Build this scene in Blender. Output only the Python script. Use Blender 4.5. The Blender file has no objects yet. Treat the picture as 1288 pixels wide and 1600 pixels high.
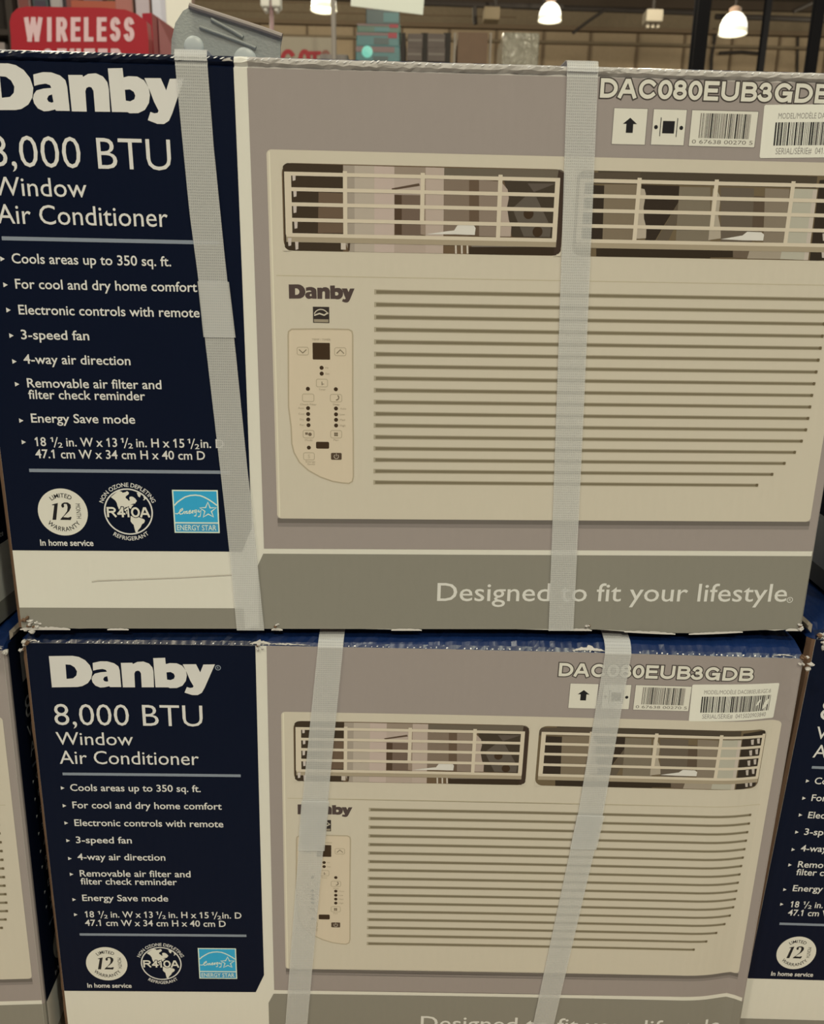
import bpy, bmesh, math, json, random
from mathutils import Vector, Matrix
from mathutils.geometry import tessellate_polygon

SC = bpy.context.scene
COL = SC.collection
rng = random.Random(7)
PI = math.pi

# ------------------------------------------------------------------ camera, world, lights, exposure
CAM_Z = 0.79                      # lens height above the shop floor
FPX = 1272.2                      # focal length in pixels of the 1288 x 1600 frame
RC = Matrix(((0.999717, 0.006552, 0.022853), (0.023774, -0.275535, -0.960997), (0.0, 0.961269, -0.275613)))  # right, down, forward
cd = bpy.data.cameras.new('camera')
cam = bpy.data.objects.new('camera', cd); COL.objects.link(cam); SC.camera = cam
cd.sensor_fit = 'VERTICAL'; cd.sensor_height = 24.0; cd.lens = FPX / 1600 * 24.0
cd.clip_start = 0.02; cd.clip_end = 200

right, down, fwd = (Vector(RC[i]) for i in range(3))
m3 = Matrix((right, -down, -fwd)).transposed()
cam.matrix_world = Matrix.Translation((0, 0, CAM_Z)) @ m3.to_4x4()
cd.dof.use_dof = True; cd.dof.focus_distance = 0.58; cd.dof.aperture_fstop = cd.lens / 2.0

SC.view_settings.view_transform = 'Standard'; SC.view_settings.look = 'None'
SC.view_settings.gamma = 1.0; SC.view_settings.use_curve_mapping = False
SC.view_settings.exposure = -0.36

WARM = (.99, 0.905, 0.645)
world = bpy.data.worlds.new('warehouse_ambient'); SC.world = world; world.use_nodes = True
bgn = world.node_tree.nodes['Background']
bgn.inputs[0].default_value = WARM + (1,); bgn.inputs[1].default_value = 0.14

def lamp_light(name, loc, power, color=WARM, radius=0.25):
    l = bpy.data.lights.new(name, 'POINT'); l.energy = power; l.color = color; l.shadow_soft_size = radius
    o = bpy.data.objects.new(name, l); o.location = loc; COL.objects.link(o); return o
for i, (x, y, p) in enumerate([(-3.4, -3.2, 900), (2.9, -3.4, 900), (0.4, -7.5, 1700), (-0.8, 0.2, 480), (3.6, 3.6, 380), (-4.5, 7.5, 380)]):
    lamp_light('high_bay_light', (x, y, 7.3), p, ((1.0, .872, .62), (.95, .925, .655), WARM)[i] if i < 3 else (1.0, 0.96, 0.76))
for x, y in ((-6, 14), (4, 15), (-4, 22), (13, 21)):
    lamp_light('high_bay_light', (x, y, 7.3), 900, WARM)

# ------------------------------------------------------------------ helpers
def lin(c):
    return tuple(((v / 255) / 12.92 if v / 255 <= .04045 else ((v / 255 + .055) / 1.055) ** 2.4) for v in c)
def A(r, g, b):
    """albedo of a surface that reads as this colour under the warm shop lamps"""
    l = lin((r, g, b)); return (min(.9, l[0] / .74), min(.9, l[1] / .655), min(.9, l[2] / .445))
MATS = {}
def mat(name, col, rough=.45, spec=.35, bump=0.0, metal=0.0, emit=0.0, noise=0.0):
    if name in MATS: return MATS[name]
    m = bpy.data.materials.new(name); m.use_nodes = True
    nt = m.node_tree; b = nt.nodes['Principled BSDF']
    b.inputs['Base Color'].default_value = tuple(col) + (1,)
    b.inputs['Roughness'].default_value = rough; b.inputs['Specular IOR Level'].default_value = spec; b.inputs['Metallic'].default_value = metal
    if emit:
        b.inputs['Emission Color'].default_value = tuple(col) + (1,); b.inputs['Emission Strength'].default_value = emit
    if noise or bump:
        tc = nt.nodes.new('ShaderNodeTexCoord')
    if noise:
        n = nt.nodes.new('ShaderNodeTexNoise'); n.inputs['Scale'].default_value = 9; n.inputs['Detail'].default_value = 6
        nt.links.new(tc.outputs['Object'], n.inputs['Vector'])
        mx = nt.nodes.new('ShaderNodeMix'); mx.data_type = 'RGBA'
        mx.inputs['A'].default_value = tuple(v * (1 - noise) for v in col) + (1,); mx.inputs['B'].default_value = tuple(min(1, v * (1 + noise)) for v in col) + (1,)
        nt.links.new(n.outputs['Fac'], mx.inputs['Factor']); nt.links.new(mx.outputs['Result'], b.inputs['Base Color'])
    if bump:                                   # faint flutes of the corrugated board under the print
        w = nt.nodes.new('ShaderNodeTexWave'); w.bands_direction = 'X'; w.inputs['Scale'].default_value = 46
        w.inputs['Distortion'].default_value = 1.2; w.inputs['Detail'].default_value = 1; w.inputs['Detail Scale'].default_value = .6
        n2 = nt.nodes.new('ShaderNodeTexNoise'); n2.inputs['Scale'].default_value = 14; n2.inputs['Detail'].default_value = 3
        ad = nt.nodes.new('ShaderNodeMath'); ad.operation = 'MULTIPLY_ADD'; ad.inputs[1].default_value = 3.0
        bp = nt.nodes.new('ShaderNodeBump'); bp.inputs['Strength'].default_value = bump; bp.inputs['Distance'].default_value = .0006
        nt.links.new(tc.outputs['Object'], w.inputs['Vector']); nt.links.new(tc.outputs['Object'], n2.inputs['Vector'])
        nt.links.new(n2.outputs['Fac'], ad.inputs[0]); nt.links.new(w.outputs['Fac'], ad.inputs[2])
        nt.links.new(ad.outputs[0], bp.inputs['Height']); nt.links.new(bp.outputs['Normal'], b.inputs['Normal'])
    MATS[name] = m; return m
def ink(r, g, b):
    """a printed colour on the coated board"""
    return mat('print_%d_%d_%d' % (r, g, b), A(r, g, b), rough=.45, spec=.22, bump=.12)

def link(o, parent=None):
    COL.objects.link(o)
    if parent is not None: o.parent = parent
    return o
def tag(o, label, cat, group=None, kind=None):
    o['label'] = label; o['category'] = cat
    if group: o['group'] = group
    if kind: o['kind'] = kind
    return o
def empty(name, M):
    o = bpy.data.objects.new(name, None); o.empty_display_size = .05; COL.objects.link(o); o.matrix_world = M; return o

class MB:
    """collects boxes, tubes and lathes into one mesh object"""
    def __init__(s): s.v = []; s.f = []; s.m = []; s.mats = []
    def mi(s, m):
        if m not in s.mats: s.mats.append(m)
        return s.mats.index(m)
    def add(s, vs, fs, m):
        b = len(s.v); s.v += [tuple(v) for v in vs]; k = s.mi(m)
        for f in fs: s.f.append([b + i for i in f]); s.m.append(k)
    def box(s, lo, hi, m, M=None):
        vs = [Vector((x, y, z)) for x in (lo[0], hi[0]) for y in (lo[1], hi[1]) for z in (lo[2], hi[2])]
        if M is not None: vs = [M @ v for v in vs]
        s.add(vs, [(0, 1, 3, 2), (4, 6, 7, 5), (0, 4, 5, 1), (2, 3, 7, 6), (0, 2, 6, 4), (1, 5, 7, 3)], m)
    def tube(s, pts, r, m, n=10):
        pts = [Vector(p) for p in pts]; vs = []; fs = []
        for i, p in enumerate(pts):
            t = (pts[min(i + 1, len(pts) - 1)] - pts[max(i - 1, 0)]).normalized()
            a = t.orthogonal().normalized() if i == 0 else (a - t * a.dot(t)).normalized()
            b = t.cross(a)
            vs += [p + (a * math.cos(2 * PI * k / n) + b * math.sin(2 * PI * k / n)) * r for k in range(n)]
        for i in range(len(pts) - 1):
            for k in range(n): fs.append((i * n + k, i * n + (k + 1) % n, (i + 1) * n + (k + 1) % n, (i + 1) * n + k))
        fs += [tuple(range(n))[::-1], tuple(range((len(pts) - 1) * n, len(pts) * n))]
        s.add(vs, fs, m)
    def lathe(s, prof, m, c=(0, 0, 0), n=28, M=None, cap=False):
        vs = []; fs = []
        for r, z in prof:
            for k in range(n):
                v = Vector((c[0] + r * math.cos(2 * PI * k / n), c[1] + r * math.sin(2 * PI * k / n), c[2] + z)); vs.append(M @ v if M is not None else v)
        for i in range(len(prof) - 1):
            for k in range(n): fs.append((i * n + k, i * n + (k + 1) % n, (i + 1) * n + (k + 1) % n, (i + 1) * n + k))
        if cap: fs += [tuple(range(n))[::-1], tuple(range((len(prof) - 1) * n, len(prof) * n))]
        s.add(vs, fs, m)
    def prism(s, poly, y0, y1, m, M=None):
        """outline poly (x, z) extruded along y"""
        n = len(poly); vs = [Vector((x, y0, z)) for x, z in poly] + [Vector((x, y1, z)) for x, z in poly]
        if M is not None: vs = [M @ v for v in vs]
        s.add(vs, [tuple(range(n)), tuple(range(2 * n - 1, n - 1, -1))] + [(i, i + n, (i + 1) % n + n, (i + 1) % n) for i in range(n)], m)
    def build(s, name, parent=None, bevel=0.0, smooth=False):
        me = bpy.data.meshes.new(name); me.from_pydata(s.v, [], s.f)
        for m in s.mats: me.materials.append(m)
        me.polygons.foreach_set('material_index', s.m)
        bm = bmesh.new(); bm.from_mesh(me)
        if bevel:
            bmesh.ops.remove_doubles(bm, verts=bm.verts, dist=1e-6)
        bmesh.ops.recalc_face_normals(bm, faces=bm.faces)
        if bevel:
            bmesh.ops.bevel(bm, geom=bm.edges[:], offset=bevel, segments=2, affect='EDGES', profile=.5, clamp_overlap=True)
        bm.to_mesh(me); bm.free()
        if smooth:
            me.polygons.foreach_set('use_smooth', [True] * len(me.polygons))
        me.update()
        return link(bpy.data.objects.new(name, me), parent)

# ------------------------------------------------------------------ flat lettering as outlines
_T = {}
def glyphs(s, bold=0.0):
    """triangles of a line of upright sans lettering at size 1, and its extents"""
    key = (s, bold)
    if key in _T: return _T[key]
    cu = bpy.data.curves.new('lettering', 'FONT'); cu.body = s; cu.size = 1; cu.offset = bold; cu.resolution_u = 3
    o = bpy.data.objects.new('lettering', cu); COL.objects.link(o)
    dg = bpy.context.evaluated_depsgraph_get(); me = bpy.data.meshes.new_from_object(o.evaluated_get(dg))
    vs = [(v.co.x, v.co.y) for v in me.vertices]; fs = [tuple(p.vertices) for p in me.polygons]
    bpy.data.objects.remove(o); bpy.data.curves.remove(cu); bpy.data.meshes.remove(me)
    _T[key] = (vs, fs, min([v[0] for v in vs], default=0), max([v[0] for v in vs], default=0)); return _T[key]
CAPH = max(v[1] for v in glyphs('H')[0])
def line2d(s, bold=0.0):
    """like glyphs(), every figure 1 given its flag"""
    vs, fs, x0, x1 = glyphs(s, bold); vs = list(vs); fs = list(fs)
    for i, ch in enumerate(s):
        if ch != '1': continue
        xr = glyphs(s[:i + 1], bold)[3]; st = .09 + 2 * bold; b = len(vs); c = CAPH + bold
        vs += [(xr - st * .6, c), (xr - st, c - .02), (xr - st - .13, c - .12), (xr - st - .13, c - .12 - st), (xr - st * .6, c - .09 - st * .8)]
        fs.append((b, b + 1, b + 2, b + 3, b + 4))
    return vs, fs, min(v[0] for v in vs), max(v[0] for v in vs)
def arc(cx, cy, rx, ry, a0, a1, n=14):
    return [(cx + rx * math.cos(math.radians(a0 + (a1 - a0) * i / n)), cy + ry * math.sin(math.radians(a0 + (a1 - a0) * i / n))) for i in range(n + 1)]
# centre lines of heavy grotesque capitals, unit height
STROKES = {
 'D': (.8, [[(.3, 0), (0, 0), (0, 1), (.3, 1)] + arc(.3, .5, .5, .5, 90, -90)]),
 'A': (.86, [[(0, 0), (.36, 1), (.5, 1), (.86, 0)], [(.14, .3), (.72, .3)]]),
 'C': (.82, [arc(.42, .5, .42, .5, 42, 318, 20)]),
 '0': (.62, [arc(.31, .5, .31, .5, 0, 360, 24)]),
 'O': (.8, [arc(.4, .5, .4, .5, 0, 360, 24)]),
 '8': (.62, [arc(.31, .76, .26, .24, 0, 360, 18), arc(.31, .27, .31, .27, 0, 360, 18)]),
 'E': (.62, [[(.62, 1), (0, 1), (0, 0), (.62, 0)], [(0, .52), (.56, .52)]]),
 'U': (.72, [[(0, 1), (0, .36)] + arc(.36, .36, .36, .36, 180, 360) + [(.72, 1)]]),
 'B': (.68, [[(0, 0), (0, 1)], [(.04, .53), (.38, .53)] + arc(.38, .765, .25, .235, -90, 90) + [(.04, 1)], [(.04, 0), (.4, 0)] + arc(.4, .265, .28, .265, -90, 90) + [(.3, .53)]]),
 '3': (.62, [arc(.29, .755, .25, .245, 165, -90, 12), arc(.29, .26, .33, .26, 95, -165, 14)]),
 'G': (.84, [arc(.42, .5, .42, .5, 45, 345, 20) + [(.84, .46), (.48, .46)], [(.84, .46), (.84, 0)]]),
 'W': (1.15, [[(0, 1), (.27, 0)], [(.27, 0), (.575, 1)], [(.575, 1), (.88, 0)], [(.88, 0), (1.15, 1)]]),
 'I': (.0, [[(0, 0), (0, 1)]]),
 'R': (.7, [[(0, 0), (0, 1)], [(.04, 1), (.4, 1)] + arc(.4, .76, .27, .24, 90, -90) + [(.04, .52)], [(.36, .52), (.7, 0)]]),
 'L': (.6, [[(0, 1), (0, 0), (.6, 0)]]),
 'S': (.66, [arc(.33, .755, .3, .245, 25, 255, 14) + arc(.33, .26, .33, .26, 75, -155, 14)]),
 'N': (.72, [[(0, 0), (0, 1)], [(0, .97), (.72, .03)], [(.72, 0), (.72, 1)]]),
 'T': (.7, [[(0, 1), (.7, 1)], [(.35, 1), (.35, 0)]]),
 '4': (.62, [[(.46, 0), (.46, 1)], [(.46, .97), (.02, .32)], [(0, .3), (.64, .3)]]),
 '1': (.3, [[(0, .76), (.26, 1), (.26, 0)]]),
}
def ribbon(pts, w):
    """triangle-ready quads that give a centre line its width, with mitred corners"""
    pts = [p for i, p in enumerate(pts) if i == 0 or (abs(p[0] - pts[i - 1][0]) + abs(p[1] - pts[i - 1][1])) > 1e-6]
    n = len(pts); closed = abs(pts[0][0] - pts[-1][0]) + abs(pts[0][1] - pts[-1][1]) < 1e-5
    vs = []; fs = []
    for i in range(n):
        if closed: a, b = pts[(i - 1) if i else n - 2], pts[(i + 1) if i < n - 1 else 1]
        else: a, b = pts[max(i - 1, 0)], pts[min(i + 1, n - 1)]
        p = pts[i]
        def nrm(q, r):
            dx, dy = r[0] - q[0], r[1] - q[1]; l = math.hypot(dx, dy) or 1; return (-dy / l, dx / l)
        n1 = nrm(a, p) if a != p else nrm(p, b); n2 = nrm(p, b) if b != p else n1
        mx, my = n1[0] + n2[0], n1[1] + n2[1]; l2 = mx * mx + my * my
        k = min(2 / l2, 1.6) if l2 > 1e-6 else 1
        mx, my = mx * k * w / 2, my * k * w / 2
        vs += [(p[0] + mx, p[1] + my), (p[0] - mx, p[1] - my)]
    for i in range(n - 1): fs.append((2 * i, 2 * i + 1, 2 * i + 3, 2 * i + 2))
    return vs, fs
def stroke_char(ch, x0, x1, y0, y1, w, grow=0.0):
    """polygons of one heavy capital filling the box x0..x1, y0..y1"""
    W, paths = STROKES[ch]; h = w / 2; out = []
    sx = (x1 - x0 - w) / W if W else 0; sy = y1 - y0 - w
    for p in paths:
        q = [(x0 + h + x * sx if W else (x0 + x1) / 2, y0 + h + y * sy) for x, y in p]
        def ext(a, b):
            l = math.hypot(a[0] - b[0], a[1] - b[1]) or 1; e = h + grow / 2 if True else 0
            return (a[0] + (a[0] - b[0]) / l * e, a[1] + (a[1] - b[1]) / l * e)
        if abs(q[0][0] - q[-1][0]) + abs(q[0][1] - q[-1][1]) > 1e-5:
            q = [ext(q[0], q[1])] + q[1:-1] + [ext(q[-1], q[-2])]
        out.append(ribbon(q, w + grow))
    return out
def split_edges(poly, step):
    out = []
    for i, a in enumerate(poly):
        b = poly[(i + 1) % len(poly)]; k = max(1, int(math.hypot(b[0] - a[0], b[1] - a[1]) / step))
        out += [(a[0] + (b[0] - a[0]) * j / k, a[1] + (b[1] - a[1]) * j / k) for j in range(k)]
    return out
def rrect(u0, v0, u1, v1, r, n=5):
    if r <= 0: return [(u0, v0), (u1, v0), (u1, v1), (u0, v1)]
    return arc(u1 - r, v0 + r, r, r, -90, 0, n) + arc(u1 - r, v1 - r, r, r, 0, 90, n) + arc(u0 + r, v1 - r, r, r, 90, 180, n) + arc(u0 + r, v0 + r, r, r, 180, 270, n)
def circle(u, v, r, n=28): return arc(u, v, r, r, 0, 360 - 360 / n, n - 1)

LIFT = .00004        # metres between one layer of ink and the next
class Print:
    """ink shapes in millimetres on a carton face, laid on that face as one mesh"""
    def __init__(s, face): s.face = face; s.v = []; s.f = []; s.m = []; s.mats = []
    def mi(s, m):
        if m not in s.mats: s.mats.append(m)
        return s.mats.index(m)
    def tris(s, vs, fs, m, lay):
        b = len(s.v); s.v += [(x, y, lay) for x, y in vs]; k = s.mi(m)
        for f in fs: s.f.append([b + i for i in f]); s.m.append(k)
    def poly(s, outer, m, lay, holes=(), step=22):
        rings = [split_edges(outer, step)] + [list(h) for h in holes]
        flat = [p for r in rings for p in r]
        t = tessellate_polygon([[Vector((x, y, 0)) for x, y in r] for r in rings])
        s.tris(flat, t, m, lay)
    def rect(s, u0, v0, u1, v1, m, lay, r=0): s.poly(rrect(u0, v0, u1, v1, r), m, lay)
    def stroke(s, pts, w, m, lay):
        vs, fs = ribbon(pts, w); s.tris(vs, fs, m, lay)
    def frame(s, u0, v0, u1, v1, w, m, lay, r=1.2):
        p = rrect(u0, v0, u1, v1, r); s.stroke(p + [p[0]], w, m, lay)
    def text(s, t, u0, u1, v, cap, m, lay, bold=0.0, shear=0.0, rot=0.0):
        vs, fs, x0, x1 = line2d(t, bold); k = (u1 - u0) / (x1 - x0); q = cap / CAPH; c, d = math.cos(rot), math.sin(rot)
        out = []
        for x, y in vs:
            X = (x - x0) * k + shear * y * q; Y = y * q; out.append((u0 + X * c - Y * d, v + X * d + Y * c))
        s.tris(out, fs, m, lay)
    def heavy(s, t, boxes, v0, v1, w, m, lay, grow=0.0):
        for i, (ch, (a, b)) in enumerate(zip(t, boxes)):
            for j, (vs, fs) in enumerate(stroke_char(ch, a, b, v0, v1, w, grow)): s.tris(vs, fs, m, lay + .12 * j + .5 * (i % 2))
    def arctext(s, t, cu, cv, r0, r1, a0, a1, m, lay, bold=0.0, inside=False):
        """lettering round a circle from angle a0 to a1; r0 is where its feet stand, r1 its cap line"""
        ends = [0] + [glyphs(t[:i + 1], bold)[3] if t[i] != ' ' else 0 for i in range(len(t))]
        for i in range(len(t)):
            if t[i] == ' ': ends[i + 1] = ends[i] + .28
        tot = glyphs(t, bold)[3]
        for i, ch in enumerate(t):
            if ch == ' ': continue
            vs, fs, x0, x1 = glyphs(ch, bold); full = glyphs(t[:i + 1], bold)[3]
            xc = full - (x1 - x0) / 2; a = math.radians(a0 + (a1 - a0) * xc / tot)
            ks = abs(math.radians(a1 - a0)) * (r0 + r1) / 2 / tot
            out = []
            for x, y in vs:
                tt = (x - (x0 + x1) / 2) * ks; rr = r0 + (r1 - r0) * y / CAPH
                if a1 < a0: out.append((cu + rr * math.cos(a) + tt * math.sin(a), cv + rr * math.sin(a) - tt * math.cos(a)))
                else: out.append((cu + rr * math.cos(a) - tt * math.sin(a), cv + rr * math.sin(a) + tt * math.cos(a)))
            s.tris(out, fs, m, lay)
    def build(s, name, parent):
        me = bpy.data.meshes.new(name); me.from_pydata(s.v, [], s.f)
        for m in s.mats: me.materials.append(m)
        me.polygons.foreach_set('material_index', s.m)
        bm = bmesh.new(); bm.from_mesh(me)
        for axis, knots in ((0, s.face.uk), (1, s.face.vk)):
            for k in knots:
                co = (k, 0, 0) if axis == 0 else (0, k, 0); no = (1, 0, 0) if axis == 0 else (0, 1, 0)
                bmesh.ops.bisect_plane(bm, geom=bm.verts[:] + bm.edges[:] + bm.faces[:], dist=1e-5, plane_co=co, plane_no=no)
        for f in bm.faces:
            if f.normal.z < 0: f.normal_flip()
        for v in bm.verts: v.co = s.face.at(v.co.x, v.co.y, .0001 + v.co.z * LIFT)
        bmesh.ops.triangulate(bm, faces=bm.faces[:])
        bm.normal_update()
        bm.to_mesh(me); bm.free(); me.update()
        return link(bpy.data.objects.new(name, me), parent)

# ------------------------------------------------------------------ carton shape
UC, DEP = .282, .44       # carton: middle of its front in metres, depth
class Front:
    def __init__(s, warp=None, dent=False):
        s.w = warp; s.dent = dent
        s.uk = [500, 512, 520, 527, 533, 539, 545, 551, 557, 562] if dent else []
        s.vk = list(range(20, 372, 20)) if dent else []
    def depth(s, u, v):
        if not s.dent: return 0.0
        K = [(500, 0), (512, 0), (520, .3), (527, .9), (533, 1.7), (539, 2.8), (545, 4.0), (551, 5.0), (557, 3.2), (562, .8), (566, 0)]
        d = 0
        for (a, p), (b, q) in zip(K, K[1:]):
            if a <= u <= b: d = p + (q - p) * (u - a) / (b - a)
        k = [(0, .7), (60, 1.0), (320, 1.0), (372, .15), (400, .15)]
        for (a, p), (b, q) in zip(k, k[1:]):
            if a <= v <= b: return d * (p + (q - p) * (v - a) / (b - a)) / 1000
        return d / 1000 * .7
    def at(s, u, v, h=0.0):
        x, z = u / 1000, v / 1000
        if s.w:
            a = (x - .28) / .28; b = (z - .19) / .19; B = (1, a, b, a * b, a * a, b * b)
            x += sum(p * q[0] for p, q in zip(B, s.w)); z += sum(p * q[1] for p, q in zip(B, s.w))
        return Vector((x - UC, -DEP / 2 - h + s.depth(u, v), z))
class RightSide:
    uk = vk = ()
    def at(s, u, v, h=0.0): return Vector((.5652 - UC + h, -DEP / 2 + u / 1000, v / 1000))
class LeftSide:
    uk = vk = ()
    def at(s, u, v, h=0.0): return Vector((-.0044 - UC - h, DEP / 2 - u / 1000, v / 1000))

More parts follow.
